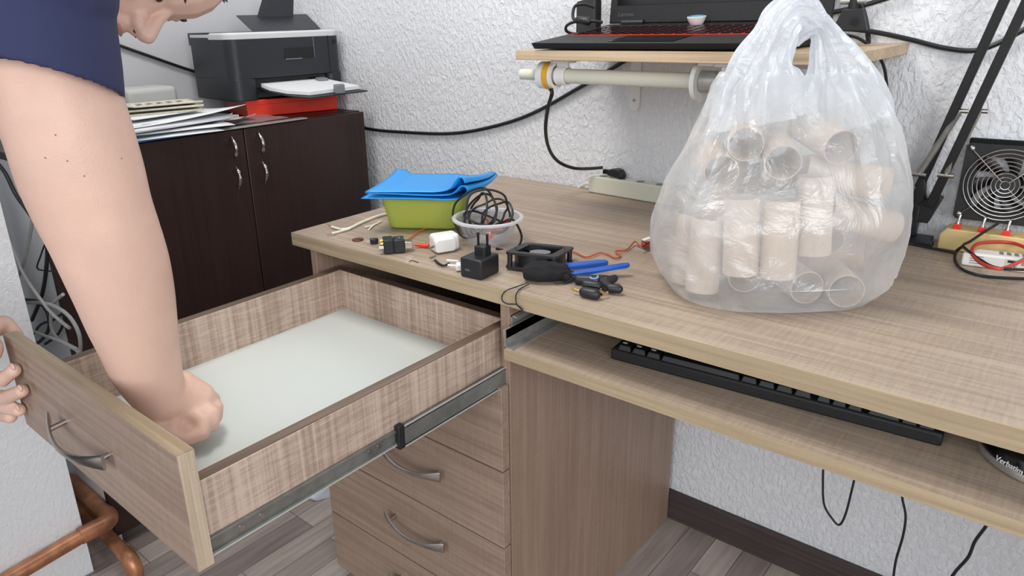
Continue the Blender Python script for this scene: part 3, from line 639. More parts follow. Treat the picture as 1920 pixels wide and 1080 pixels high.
# folded blue mat
mat_z = .8155
def bz(px, py, dz=0): return at(px, py, 2, mat_z + dz)
P_ = lambda u, v_, z_: Mt @ V((u, v_, z_))
prof = []                                  # profile of the folded sheet across u, seen from its front edge
lay = [(-.030, .066), (.02, .0655), (.08, .0645), (.125, .064), (.150, .069), (.160, .080), (.157, .088), (.148, .0885), (.140, .080), (.125, .0725), (.08, .0712), (.02, .0735), (-.022, .0755)]
lay2 = [(-.022, .0775), (.02, .077), (.07, .077), (.105, .0775), (.128, .083), (.139, .096), (.146, .104), (.153, .103), (.157, .095)]
bl = thing('folded_mat', 'bright blue silicone mat folded over on the green tub', 'mat', P_(.07, .05, .065))
for L_, nm in ((lay, 'lower_fold'), (lay2, 'upper_fold')):
    rows = []
    for j in range(13):
        t = j / 12; v_ = -.030 + .165 * t
        skew = .075 * t
        rows.append([P_(u + skew * .36 * (1 if u > .1 else .35) + .01 * math.sin(t * 3), v_, (z_ if z_ < .072 else .072 + (z_ - .072) * (1 - .75 * t * (u > .1))) + (.004 * math.sin(t * 4 + u * 20)) * (.3) + .008 * t * (u < 0)) for u, z_ in [(p.x, p.z) for p in cr([(a_[0], 0, a_[1]) for a_ in L_], 4)]])
    MB().surf(rows).build(nm, M_BLUE, bl, solid=.0016)
# bowl
bc = V((.3390, .1560, .7502))
bowl = thing('plastic_bowl', 'clear round plastic bowl full of leads beside the green tub', 'bowl', bc)
BR = .056
MB().lathe([(.001, .001), (.030, .001), (.034, .004), (.043, .022), (BR - .003, .044), (BR - .001, .046), (BR - .002, .0465), (.0415, .023), (.033, .006), (.029, .003), (.001, .003)], bc, (0, 0, 1), 48, cyc=False).build('shell', M_BOWL, bowl)
MB().lathe([(BR - .002, .042), (BR + .0035, .043), (BR + .004, .0465), (BR + .001, .048), (BR - .002, .047)], bc, (0, 0, 1), 48, cyc=True).build('rim', M_RIM, bowl)
def loopc(c, r_, ax, n=14, wob=.2, seed=0):
    ax = V(ax).normalized(); u = ax.orthogonal().normalized(); w_ = ax.cross(u)
    return [V(c) + (u * math.cos(2 * math.pi * k / n) + w_ * math.sin(2 * math.pi * k / n)) * r_ * (1 + wob * noise.noise(V((k * .5, seed, 0)))) + ax * r_ * wob * noise.noise(V((seed, k * .4, 5))) for k in range(n)]
coil = MB()
for k, (dx, dy, dz, r_, ax) in enumerate(((-.022, -.008, .052, .040, (.3, -1, .5)), (-.014, -.004, .050, .036, (-.2, -1, .6)), (.002, 0, .055, .038, (.7, -.6, .2)), (-.005, .008, .050, .034, (.1, -.5, 1)), (-.024, .003, .047, .036, (-.5, -.8, .3)), (.014, .006, .046, .030, (0, -.7, .8)), (-.008, .0, .040, .034, (.2, .2, 1)))):
    coil.tube(cr(loopc(bc + V((dx, dy, dz)), r_, ax, 12, .25, k), 5, True), .0019, 8, True)
tag(coil.build('coiled_lead', M_CORD), 'tangled black coiled lead heaped in the clear bowl', 'cable')
cable('tail_lead', 'black lead hanging out over the right side of the bowl', 'cable', [bc + V((.03, -.005, .040)), bc + V((.052, .0, .050)), at(976, 435, 1, .19), at(977, 452, 1, .18), at(968, 466, 1, .165), at(950, 470, 1, .15), at(930, 466, 2, .753)], .002, M_CORD)
for k, (a_, b_, lb) in enumerate((((916, 440), (968, 402), 'red crocodile clip resting over the rim of the clear bowl'), ((912, 452), (942, 420), 'red crocodile clip deep inside the clear bowl'))):
    p0, p1 = dp(a_[0], a_[1], (bc + V((0, 0, .04)) - CP).dot(CF) - .012 + .012 * k), dp(b_[0], b_[1], (bc + V((.02, 0, .045)) - CP).dot(CF) - .006 + .012 * k)
    d = p1 - p0; cl = thing('crocodile_clip', lb, 'clip', p0)
    MB().tube([p0, p0 + d * .5, p0 + d * .8], [.0035, .0055, .004], 10, flat=.7).build('sleeve', M_REDC, cl, bevel=.0005)
    MB().tube([p0 + d * .78, p0 + d * 1.0], [.003, .0012], 8, flat=.6).build('jaw', M_STEEL, cl)
for k, cl_ in enumerate((M_STEEL, M_REDC, M_STEEL, M_ORC)):
    pp = [bc + V((.02 * math.cos(k * 1.7 + j * 1.1), .02 * math.sin(k * 1.3 + j), .010 + .004 * j + .003 * k)) for j in range(6)]
    cable('bowl_lead', ['silver test lead lying in the bottom of the clear bowl', 'red wire coiled in the bottom of the clear bowl', 'bare metal wire curled inside the clear bowl', 'thin orange wire curled inside the clear bowl'][k], 'wire', pp, .0013, cl_)

# ------------------------------------------------------------------ small things on the desk
Z = .7503
# white cable ends at left
wl = thing('white_twin_cable', 'white twin cable with stripped ends left of the green tub', 'cable', at(690, 420, 2, Z))
for pts, r_ in (([(742, 398), (712, 404), (680, 416), (655, 428), (640, 430)], .0026), ([(655, 429), (640, 433), (622, 438)], .0022), ([(640, 430), (632, 428), (622, 425)], .0022)):
    MB().tube(cr([at(p[0], p[1], 2, Z + .003) for p in pts], 5), r_, 10).build('strand', M_WCORD, wl)
for p in ((612, 441, 622, 438), (615, 421, 622, 425)): MB().cyl(at(p[0], p[1], 2, Z + .003), at(p[2], p[3], 2, Z + .003), .0008, seg=8).build('bare_wire', M_COP, wl)
w2 = thing('white_thin_cable', 'shorter thin white cable split in two at the foot of the green tub', 'cable', at(700, 425, 2, Z))
for pts in ([(716, 414), (704, 420), (696, 423), (684, 426)], [(704, 420), (698, 424), (692, 430)]): MB().tube(cr([at(p[0], p[1], 2, Z + .002) for p in pts], 4), .0016, 8).build('strand', M_WCORD, w2)
cn = at(671, 450, 2, Z)
tag(MB().lathe([(.0095, .0), (.0102, .0004), (.0102, .0013), (.0095, .0017), (.0085, .0013)], cn, (0, 0, 1), 40).build('coin', M_COIN), 'dark copper coin lying flat on the desk', 'coin')
# small usb adapter
ua = at(702, 457, 2, Z); Mu = frame(ua, (.5, .6, 0), (0, 0, 1))
u = thing('jack_adapter', 'tiny black plug adapter between the coin and the black video adapter', 'adapter', ua)
MB(Mu).box(-.007, .007, -.005, .005, .001, .010).build('body', M_BLKG, u, bevel=.002); MB(Mu).cyl((-.007, 0, .005), (-.013, 0, .005), .0012, seg=8).build('pin', M_STEEL, u)
# video adapter
vaL, vaR = at(722, 478, 2, Z), at(760, 475, 2, Z); vd = (vaR - vaL).normalized(); Mv = frame(vaL, vd, (0, 0, 1)); vl = (vaR - vaL).length
va = thing('video_adapter', 'black ridged video adapter with metal sockets beside the white charger', 'adapter', vaL)
MB(Mv).box(-.0012, vl * .44, 0, .028, .001, .024).build('body', M_BLK, va, bevel=.0015); MB(Mv).box(vl * .47, vl, .0005, .027, .001, .023).build('body', M_BLK, va, bevel=.0015)
MB(Mv).box(vl * .4, vl * .5, .002, .025, .003, .021).build('neck', M_BLK, va)
MB(Mv).cyl((-.001, .006, .010), (-.009, .006, .010), .0038, seg=16).build('socket_stub', M_STEEL, va)
for k in range(2): MB(Mv).cyl((-.001, .016 + k * .008, .014 + k * .003), (-.006, .016 + k * .008, .014 + k * .003), .003, seg=12).build('socket_stub', M_GOLD, va)
MB(Mv).box(vl, vl + .013, .004, .022, .006, .018).build('metal_plug', M_CHROME, va, bevel=.001)
for k in range(2): MB(Mv).box(vl * .5 + .004 + k * .009, vl * .5 + .0048 + k * .009, .002, .025, .0232, .0236).build('printed_line', M_DGREY, va)
text('lettering', 'SCART', .0045, Mv @ frame((vl * .5 + .009, .013, .0236), (0, 1, 0), (0, 0, 1)), M_GREYP, va) if False else MB(Mv).box(vl * .5 + .007, vl * .5 + .0105, .007, .020, .0232, .0236).build('printed_text', M_DGREY, va)
# orange wires
cable('orange_wire', 'thin orange wire curving in front of the green tub', 'wire', [at(768, 446, 2, Z + .004), at(785, 434, 2, Z + .003), at(805, 426, 2, Z + .003), at(830, 422, 2, Z + .003), at(855, 414, 2, Z + .008)], .0014, M_ORC)
rd = thing('red_lead', 'short red banana lead between the video adapter and the white charger', 'lead', at(785, 460, 2, Z))
MB().tube([at(777, 459, 2, Z + .005), at(787, 460, 2, Z + .004), at(804, 461, 2, Z + .004)], [.0012, .003, .0035], 10).build('sleeve', M_REDC, rd)
MB().cyl(at(770, 458, 2, Z + .005), at(778, 459, 2, Z + .005), .0012, seg=8).build('tip', M_STEEL, rd)
# white charger
wc0 = at(812, 478, 2, Z); wc1 = at(862, 470, 2, Z); Mw = frame(wc0, (wc1 - wc0), (0, 0, 1)); wlen = (wc1 - wc0).length
wch = thing('white_charger', 'white mains charger lying on its side with two pins', 'charger', wc0)
MB(Mw).box(.004, wlen + .002, .002, .030, .0005, .029).build('body', M_WPL, wch, bevel=.006, seg=4)
MB(Mw).loft([[(.010 + x * 1, -.003, z_) for x, z_ in rrect(-.006, .030, .002, .024, .006)], [(.010 + x, .008, z_) for x, z_ in rrect(-.006, .030, .002, .024, .006)]]).build('plug_plate', M_WPL, wch, bevel=.0015)
for p in ((803, 465), (806, 483)):
    q = at(p[0] + 10, p[1] - 3, 2, Z + (.016 if p[1] < 470 else .006)); q2 = q + (-V(Mw.to_3x3() @ V((1, .6, 0))).normalized()) * .012
    MB().cyl(q, q2, .0022, seg=12).build('pin', M_CHROME, wch)
# small flat plug by it
wp0 = at(858, 500, 2, Z + .006)
wpl = thing('white_plug', 'flat white two-pin plug tucked behind the black charger', 'plug', wp0)
MB(frame(wp0, (.75, .6, 0), (0, 0, 1))).box(-.003, .022, -.008, .008, -.005, .006).build('body', M_WPL, wpl, bevel=.003, seg=3)
for k, p in enumerate(((838, 488), (840, 497))): MB().cyl(at(p[0], p[1], 2, Z + .006), at(p[0] + 22, p[1] + 2, 2, Z + .006), .0018, seg=10).build('pin', M_WPL, wpl)
cable('short_lead', 'black and white stub of cable in front of the white charger', 'cable', [at(816, 488, 2, Z + .003), at(824, 495, 2, Z + .003), at(833, 498, 2, Z + .003), at(842, 494, 2, Z + .004)], .002, M_CORD)
cable('hair_clip', 'tiny dark bent wire lying in front of the white charger', 'wire', [at(767, 491, 2, Z + .001), at(772, 488, 2, Z + .001), at(778, 490, 2, Z + .001), at(784, 492, 2, Z + .001)], .0006, M_CORD)
# black charger, pins up
bcm = at(899, 524, 2, Z); A0, A1, A2 = at(863, 518, 2, Z), at(903, 527, 2, Z), at(938, 508, 2, Z)
bq = thing('black_charger', 'square black charger standing on the desk edge with pins pointing up', 'charger', bcm)
d1 = (A1 - A0); d2 = (A2 - A1); d2 = V((-d1.y, d1.x, 0)).normalized() * d2.length * .9
Mb = frame(A0, d1, (0, 0, 1)); L1, L2 = d1.length, d2.length
MB(Mb).box(0, L1, 0, L2, 0, .030).build('body', M_BLK, bq, bevel=.003, seg=3)
MB(Mb).loft([[(x, y, z_) for x, y in rrect(L1 * .22 + .003, L1 * .80, L2 * .42, L2 * .82, .003)] for z_ in (.029, .044)]).build('plug_block', M_BLK, bq, bevel=.001)
for k in (0.30, .72): MB(Mb).chain([(L1 * k + .002, L2 * .62, .043), (L1 * k + .002, L2 * .62, .062)], [.0018, .0020], 12).build('pin', M_BLKG, bq); MB(Mb).cyl((L1 * k + .002, L2 * .62, .0615), (L1 * k + .002, L2 * .62, .0645), .0018, seg=12).build('pin_tip', M_CHROME, bq)
MB(Mb).box(L1 * .25, L1 * .45, -.0003, .0005, .011, .014).build('embossed_mark', M_DGREY, bq)
# computer fan lying tilted
f0 = at(946, 506, 2, Z); f1 = at(1010, 500, 2, Z); f2 = at(1055, 478, 2, Z)
fx = (f1 - f0).normalized()
Mf = frame(f0 + V((0, 0, .002)), (1, .25, .02), (-.0, .10, 1)) @ Matrix.Translation((0, 0, .001))
fan = thing('case_fan', 'black square computer fan lying flat behind the pouch', 'fan', f0)
FS = .082
for z_ in (0, .0215):
    q = MB(Mf); n = 40; o_ = rrect(0, FS, 0, FS, .006, 9)
    i_ = [(FS / 2 + (FS / 2 - .004) * math.cos(a_), FS / 2 + (FS / 2 - .004) * math.sin(a_)) for a_ in [math.atan2(y - FS / 2, x - FS / 2) for x, y in o_]]
    q.loft([[(x, y, z_) for x, y in o_], [(x, y, z_ + .0035) for x, y in o_], [(x, y, z_ + .0035) for x, y in i_], [(x, y, z_) for x, y in i_]], cyc=True); q.build('frame_plate', M_BLK, fan, angle=30)
q = MB(Mf); q.lathe([(FS / 2 - .002, 0), (FS / 2 - .002, .025), (FS / 2 - .004, .025), (FS / 2 - .004, 0)], (FS / 2, FS / 2, 0), (0, 0, 1), 40, cyc=True); q.build('shroud', M_BLK, fan)
for cx_ in (.006, FS - .006):
    for cy_ in (.006, FS - .006): MB(Mf).cyl((cx_, cy_, .003), (cx_, cy_, .022), .004, seg=12).build('corner_post', M_BLK, fan)
MB(Mf).cyl((FS / 2, FS / 2, .004), (FS / 2, FS / 2, .021), .016, seg=32).build('hub', M_GREYP, fan)
for k in range(7):
    a_ = 2 * math.pi * k / 7; rows = []
    for i in range(5):
        rr_ = .016 + .020 * i / 4; rows.append([(FS / 2 + rr_ * math.cos(a_ + .10 * i + j * .5), FS / 2 + rr_ * math.sin(a_ + .10 * i + j * .5), .006 + .012 * j) for j in (0, .5, 1)])
    MB(Mf).surf(rows).build('blade', M_BLK, fan, solid=.001)
# orange wire from fan
cable('fan_lead', 'orange-red fan lead snaking over the desk towards the bag', 'wire', [at(1052, 472, 2, Z + .006), at(1064, 470, 2, Z + .004), at(1080, 474, 2, Z + .003), at(1100, 482, 2, Z + .003), at(1125, 474, 2, Z + .003), at(1140, 477, 2, Z + .003), at(1155, 484, 2, Z + .003), at(1163, 478, 2, Z + .003), at(1154, 471, 2, Z + .004), at(1175, 468, 2, Z + .003), at(1190, 453, 2, Z + .006), at(1200, 460, 2, Z + .005), at(1222, 466, 2, Z + .004)], .0014, mat('rust_wire', srgb(186, 84, 52), .5), 6)
wb = MB()
for k in range(7): wb.tube(cr([at(1203 + 22 * ((j * 37 + k * 11) % 10) / 10, 452 + 14 * ((j * 53 + k * 7) % 10) / 10, 2, Z + .003 + .0012 * k) for j in range(7)], 4), .0011, 6)
tag(wb.build('wire_bundle', mat('brown_red_wire', srgb(150, 62, 44), .5)), 'knotted brown-red wire bundle touching the left side of the bag', 'wire')
tag(MB(frame(at(1213, 450, 2, Z + .009), (.5, .8, .2), (0, 0, 1))).box(-.007, .007, -.004, .004, -.003, .003).build('wire_connector', M_WPL, bevel=.0006), 'small white connector on the knotted wires by the bag', 'connector')
# pouch
pc_ = at(1010, 532, 2, Z) + V((0, .018, 0))
pouch = thing('drawstring_pouch', 'small black drawstring cloth pouch at the desk edge', 'pouch', pc_)
pm = MB(); rings = []
ux = V((.76, .65, 0)); uy = V((-.65, .76, 0))
for i in range(15):
    s_ = i / 14; c = pc_ + ux * (-.034 + .068 * s_); rad = .020 * (math.sin(math.pi * min(1, .12 + s_ * .80)) ** .6)
    rings.append([c + uy * (1.0 * rad * math.cos(t) * (1 + .2 * noise.noise(V((s_ * 5, t, 1))))) + V((0, 0, max(.0006, .013 + .72 * rad * math.sin(t) * (1 + .35 * noise.noise(V((s_ * 6, t * 2, 7)))) + .002 * math.sin(t * 7) * s_))) for t in [2 * math.pi * k / 28 for k in range(28)]])
pm.loft(rings).build('bag', M_FAB, pouch, subs=1)
pm = MB()
for k in range(7): pm.ell(pc_ + ux * (.026 + .004 * math.sin(k * 2)) + uy * (-.012 + .004 * k) + V((0, 0, .008 + .003 * (k % 3))), (.009, .0035, .006), None, 10)
pm.build('gathered_mouth', M_FAB, pouch)
MB().tube(cr([at(990, 530, 2, Z + .006), at(968, 538, 2, Z + .003), at(949, 545, 2, Z + .002), V((at(941, 556, 1, -.004))), at(943, 565, 1, -.006), at(952, 570, 1, -.008), at(968, 571, 1, -.008), at(980, 580, 1, -.006)], 6), .0009, 8).build('cord', M_CORD, pouch)
MB().tube(cr([at(992, 533, 2, Z + .004), at(978, 540, 2, Z + .002), at(969, 549, 2, Z + .002), at(967, 561, 1, -.005), at(970, 572, 1, -.007), at(981, 583, 1, -.005)], 6), .0009, 8).build('cord', M_CORD, pouch)
MB().tube(cr([at(1030, 525, 2, Z + .008), at(1050, 514, 2, Z + .010), at(1062, 520, 2, Z + .006), at(1056, 530, 2, Z + .003), at(1040, 531, 2, Z + .003), at(1060, 531, 2, Z + .002), at(1077, 524, 2, Z + .002), at(1070, 518, 2, Z + .002)], 5), .0010, 8).build('cord', M_CORD, pouch)
# blue tools
def tool(lb, a_, b_, za, zb_, r_, lab):
    p0, p1 = at(a_[0], a_[1], 2, Z + za), at(b_[0], b_[1], 2, Z + zb_)
    M = frame(p0, p1 - p0, (0, 0, 1)); L_ = (p1 - p0).length
    t_ = thing(lb, lab, 'tool', p0)
    MB(M).prism([(0, -r_ * .55), (L_ * .06, -r_), (L_ * .94, -r_), (L_, -r_ * .4), (L_, r_ * .5), (L_ * .9, r_), (L_ * .05, r_)], (0, 0, -r_ * .35), (1, 0, 0), (0, 1, 0), (0, 0, r_ * .9)).build('barrel', M_PEN, t_, bevel=.0012, seg=3)
    return t_, M, L_
t_, M_, L_ = tool('opening_tool', (1037, 503), (1139, 493), .010, .006, .0078, 'blue plastic opening tool with a pale sticker, behind the other one')
tag(MB(M_).box(L_ * .62, L_ * .80, -.0045, .0030, .0032, .0036).build('sticker', mat('pale_blue_label', srgb(160, 186, 214), .5), t_), 'pale label')
MB(M_).box(-.004, .01, -.003, .003, -.001, .001).build('tip', M_PEN, t_)
t_, M_, L_ = tool('opening_tool', (1072, 515), (1180, 497), .007, .016, .0060, 'slimmer plain blue opening tool propped on the black splitter')
MB(M_).loft([[(-.012, -.002, -.0015), (-.012, .002, -.0015), (-.012, .002, 0), (-.012, -.002, 0)], [(.002, -.004, -.0015), (.002, .004, -.0015), (.002, .004, .002), (.002, -.004, .002)]]).build('tip', M_PEN, t_)
# audio splitter
sp = at(1118, 540, 2, Z)
spl = thing('audio_splitter', 'black jack splitter with gold plugs near the desk edge', 'audio adapter', sp)
def pz(px, py, h=.008): return at(px, py, 2, Z + h)
MB().chain([pz(1084, 524, .007), pz(1112, 526, .008), pz(1136, 525, .008)], [.007, .0085, .007]).build('y_body', M_BLK, spl, remesh=0)
MB().chain([pz(1136, 526), pz(1148, 524), pz(1152, 522)], [.0065, .006, .0055]).build('arm', M_BLK, spl)
MB().chain([pz(1130, 530), pz(1144, 540), pz(1160, 542)], [.007, .0065, .006]).build('arm', M_BLK, spl)
MB().lathe([(.0065, .0), (.0065, .0012), (.005, .0016), (.001, .0016)], pz(1114, 520, .014), (0, -.2, 1), 24).build('cap_ring', mat('blue_grey_cap', srgb(120, 150, 190), .3), spl)
MB().lathe([(.0040, .0018), (.0040, .0022), (.001, .0022)], pz(1114, 520, .014), (0, -.2, 1), 24).build('cap_centre', M_BLK, spl)
MB().chain([pz(1096, 548, .007), pz(1116, 552, .007)], [.0075, .0078]).build('jack_body', M_BLK, spl)
MB().chain([pz(1098, 533, .012), pz(1120, 536, .012)], [.006, .006]).build('jack_body', M_BLK, spl)
for a_, b_ in (((1094, 548), (1072, 542)), ((1112, 546), (1128, 540)), ((1128, 552), (1141, 548))):
    p0, p1 = pz(a_[0], a_[1], .007), pz(b_[0], b_[1], .007); d = p1 - p0
    MB().tube([p0, p0 + d * .75, p0 + d * .77, p0 + d * .82, p0 + d * .92, p1], [.0019, .0019, .0014, .0020, .0016, .0006], 12).build('jack_plug', M_GOLD, spl)

# ------------------------------------------------------------------ carrier bag with cardboard rolls
BC = V((.795, .247, .7505)); BU = V((.785, .62, 0)).normalized(); BV = V((-BU.y, BU.x, 0))
def bpl(px, py, off=0):                     # point on the upright plane through the bag
    d = ray(px, py); P = BC + BV * off; t = (P - CP).dot(BV) / d.dot(BV); return CP + d * t
def buh(px, py):
    q = bpl(px, py); return (q - BC).dot(BU), q.z - BC.z
sil = [((1236, 548), (1612, 552)), ((1228, 505), (1655, 495)), ((1226, 465), (1673, 445)), ((1226, 435), (1680, 400)), ((1233, 400), (1683, 360)), ((1250, 360), (1682, 320)),
    ((1270, 320), (1674, 270)), ((1294, 275), (1670, 225)), ((1314, 235), (1654, 190)), ((1330, 200), (1640, 160)), ((1347, 165), (1620, 130)), ((1372, 135), (1598, 100))]
L_ = [buh(*a_) for a_, b_ in sil]; Rr = [buh(*b_) for a_, b_ in sil]
hmax = buh(1480, 140)[1]
def interp(tab, h):
    tab = sorted(tab, key=lambda q: q[1])
    if h <= tab[0][1]: return tab[0][0]
    for i in range(len(tab) - 1):
        if tab[i][1] <= h <= tab[i + 1][1]:
            t = (h - tab[i][1]) / (tab[i + 1][1] - tab[i][1] + 1e-9); return tab[i][0] * (1 - t) + tab[i + 1][0] * t
    return tab[-1][0]
def section(h):                             # middle, half width, half depth, squareness of the bag at height h
    s_ = h / hmax; l, r_ = interp(L_, h), interp(Rr, h); hw = (r_ - l) / 2
    low = .90 + .10 * min(1, h / .035)
    return (l + r_) / 2, hw * (low if h < .035 else 1), .120 * (1 - .72 * max(0, (s_ - .38) / .62) ** 1.3) * low, .72
bag = thing('carrier_bag', 'bulging translucent white carrier bag full of cardboard rolls on the desk', 'bag', BC)
NS, NT = 144, 110; rings = []
for i in range(NT + 1):
    s_ = i / NT; h = .0015 + hmax * s_
    mid, hw, dep, e = section(h); ring_ = []
    for k in range(NS):
        t = 2 * math.pi * k / NS; ct, st = math.cos(t), math.sin(t)
        x = math.copysign(abs(ct) ** e, ct); y = math.copysign(abs(st) ** e, st)
        big = noise.noise(V((ct * 1.6, st * 1.6, h * 8)))
        rid = (1 - abs(noise.noise(V((ct * 2.0 + h * 3, st * 2.0, h * 10)))) * 2.2)
        diag = 1 - abs(noise.noise(V((ct * 4 + 9 + h * 12, st * 4, h * 16)))) * 2.4
        up_ = max(0, s_ - .42)
        fold = math.sin(t * 15 + 4 * noise.noise(V((ct * 1.5, st * 1.5, h * 4)))) * up_ * .020 + math.sin(t * 31 + 5 * big) * up_ * .008
        amp = .008 * big + .0035 * rid + .003 * diag + fold
        fade = min(1, .2 + h / .03)
        p = BC + BU * (mid + x * (hw - .003 + amp * .5 * fade)) + BV * (y * (dep + amp * fade))
        ring_.append(V((p.x, p.y, BC.z + h + (.008 * big if s_ > .12 else 0))))
    rings.append(ring_)
cb = sum(rings[0], V((0, 0, 0))) / NS
rings = [[cb + (p - cb) * g for p in rings[0]] for g in (.02, .35, .7, .9)] + rings
MB().loft(rings, cap=False).build('body', M_BAG, bag)
def handle_loft(pxs, nm, rdeps, seed):
    rings = []
    pts = cr([bpl(p[0], p[1], p[3]) for p in pxs], 10); ws = cr([(p[2], 0, 0) for p in pxs], 10); n = len(pts)
    for i, c in enumerate(pts):
        a_ = pts[max(i - 1, 0)]; b_ = pts[min(i + 1, n - 1)]; t = (b_ - a_).normalized(); u_ = BV.cross(t).normalized(); wv = ws[i].x; r_ = []
        for k in range(72):
            th = 2 * math.pi * k / 72
            f_ = 1 + .13 * math.sin(th * 9 + 3 * noise.noise(V((i * .05, seed, 0)))) + .06 * math.sin(th * 21 + i * .05) + .10 * noise.noise(V((math.cos(th) * 2, math.sin(th) * 2, i * .08 + seed)))
            r_.append(c + u_ * math.cos(th) * wv * f_ + BV * math.sin(th) * (.009 + wv * rdeps) * f_)
        rings.append(r_)
    return MB().loft(rings).build(nm, M_BAGH, bag)
handle_loft([(1432, 225, .062, 0), (1427, 170, .050, 0), (1430, 120, .035, -.005), (1450, 72, .026, -.008), (1470, 38, .023, -.008), (1492, 20, .021, -.006), (1516, 26, .017, -.004), (1535, 46, .012, 0)], 'handle', .35, 1)
handle_loft([(1585, 235, .055, .0), (1576, 175, .047, 0), (1568, 125, .033, 0), (1556, 88, .022, .0), (1545, 60, .015, 0), (1530, 45, .014, -.002), (1506, 48, .016, .004), (1478, 62, .020, .012)], 'handle', .35, 5)
# rolls
RL, RR = .098, .0215
m = MB(); m.lathe([(RR, 0), (RR, RL), (RR - .0011, RL), (RR - .0011, 0)], (0, 0, -RL / 2), (0, 0, 1), 40, cyc=True)
roll0 = m.build('cardboard_roll', M_CARD)
zmin = min(v_.co.z for v_ in roll0.data.vertices); roll0.data.transform(Matrix.Translation((0, 0, -zmin - RL / 2)))
specs = [  # px centre, start offset, axis in (BU, BV, z), stiffness, label
    ((1262, 470), -.02, (.03, 0, 1), 'upright cardboard roll at the far left of the front row in the bag'),
    ((1316, 485), -.07, (.04, .06, 1), 'upright cardboard roll second from left, set lower than its neighbours'),
    ((1364, 450), -.085, (-.05, .06, 1), 'upright cardboard roll third from left in the front row'),
    ((1434, 450), -.085, (-.02, .08, 1), 'upright cardboard roll at the centre of the front row'),
    ((1508, 443), -.085, (-.05, .08, 1), 'upright cardboard roll at the right end of the front row'),
    ((1384, 284), -.075, (.25, 1, .12), 'cardboard roll end-on near the top, left of the two highest openings'),
    ((1496, 284), -.075, (-.12, 1, .15), 'cardboard roll end-on near the top, right of the two highest openings'),
    ((1341, 344), -.085, (.12, 1, .05), 'smaller-looking end-on roll at the left of the middle row'),
    ((1414, 353), -.09, (.2, 1, .1), 'end-on roll just left of the bag centre, above the centre upright'),
    ((1524, 540), -.095, (.10, 1, .0), 'end-on roll lying on the desk under the right upright roll'),
    ((1452, 548), -.09, (-.1, 1, .0), 'end-on roll lying at the bottom of the bag, centre'),
    ((1392, 543), -.08, (.05, 1, .0), 'end-on roll lying at the bottom of the bag, left of centre'),
    ((1582, 345), -.055, (1, -.25, -.16), 'cardboard roll lying slanted to the right, dark opening at its right end'),
    ((1590, 420), -.045, (1, .1, -.30), 'cardboard roll lying below the slanted one at the right'),
    ((1625, 480), .0, (.5, .9, .2), 'cardboard roll deep in the right side of the bag'),
    ((1585, 520), .03, (.8, -.5, .1), 'cardboard roll low at the right side of the bag'),
    ((1455, 262), .03, (1, .3, .1), 'topmost cardboard roll lying crosswise behind the two high openings'),
    ((1300, 350), .02, (.3, .5, .8), 'tilted cardboard roll high at the left edge of the bag')]
cs = []; As = []
for (px, py), off, ax, lb in specs:
    A = (BU * ax[0] + BV * ax[1] + V((0, 0, ax[2]))).normalized()
    if ax[1] >= .9: c = bpl(px, py, off) + A * RL / 2
    else: c = bpl(px, py, off)
    cs.append(c); As.append(A)
def inside(c, A):                            # push a roll back into the bag
    for _ in range(3):
        for sg in (-1, 0, 1):
            q = c + A * (RL / 2 * sg)
            rz = RR * math.sqrt(max(0, 1 - A.z ** 2))
            rt_ = abs(A.z) * RL / 2 + rz
            if c.z + rt_ > BC.z + .235: c = c - V((0, 0, c.z + rt_ - BC.z - .235)); q = c + A * (RL / 2 * sg)
            if q.z - rz < .7545: d_ = .7545 + rz - q.z; c = c + V((0, 0, d_)); q = q + V((0, 0, d_))
            h = q.z - BC.z; mid, hw, dep, e = section(min(max(h + (rz * .6 if h > .15 else 0), .01), hmax)); ru = RR * math.sqrt(max(0, 1 - A.dot(BU) ** 2)); rv = RR * math.sqrt(max(0, 1 - A.dot(BV) ** 2))
            u_ = (q - BC).dot(BU) - mid; v_ = (q - BC).dot(BV); W_, D_ = hw - ru - .009, dep - rv - .008
            n_ = 2 / e; f_ = (abs(u_) / max(W_, .01)) ** n_ + (abs(v_) / max(D_, .008)) ** n_
            if f_ > 1: g = f_ ** (-1 / n_); c = c + (BU * (u_ * (g - 1)) + BV * (v_ * (g - 1))) * .8
    return c
def seg_near(c1, A1, c2, A2):
    best = None
    for i in range(9):
        p = c1 + A1 * (RL * (i / 8 - .5)); t = max(-RL / 2, min(RL / 2, (p - c2).dot(A2))); q = c2 + A2 * t; d_ = (p - q).length
        if best is None or d_ < best[0]: best = (d_, p - q)
    return best
for it in range(160):
    for i in range(len(cs)):
        for j in range(i + 1, len(cs)):
            d_, v_ = seg_near(cs[i], As[i], cs[j], As[j])
            if d_ < 2 * RR + .001:
                v_ = v_.normalized() if v_.length > 1e-5 else BV
                k = (2 * RR + .0012 - d_) * .5; wi = .5 if (i > 4 or j <= 4) else .12; cs[i] = cs[i] + v_ * k * wi * 1.4; cs[j] = cs[j] - v_ * k * (1 - wi) * 1.4
    cs = [inside(c, A) for c, A in zip(cs, As)]
for k, ((px, py), off, ax, lb) in enumerate(specs):
    o = roll0 if k == 0 else roll0.copy()
    if k: C.objects.link(o)
    o.rotation_mode = 'QUATERNION'; o.rotation_quaternion = V((0, 0, 1)).rotation_difference(As[k]); o.location = cs[k]
    tag(o, lb, 'cardboard roll', 'cardboard rolls in the bag')

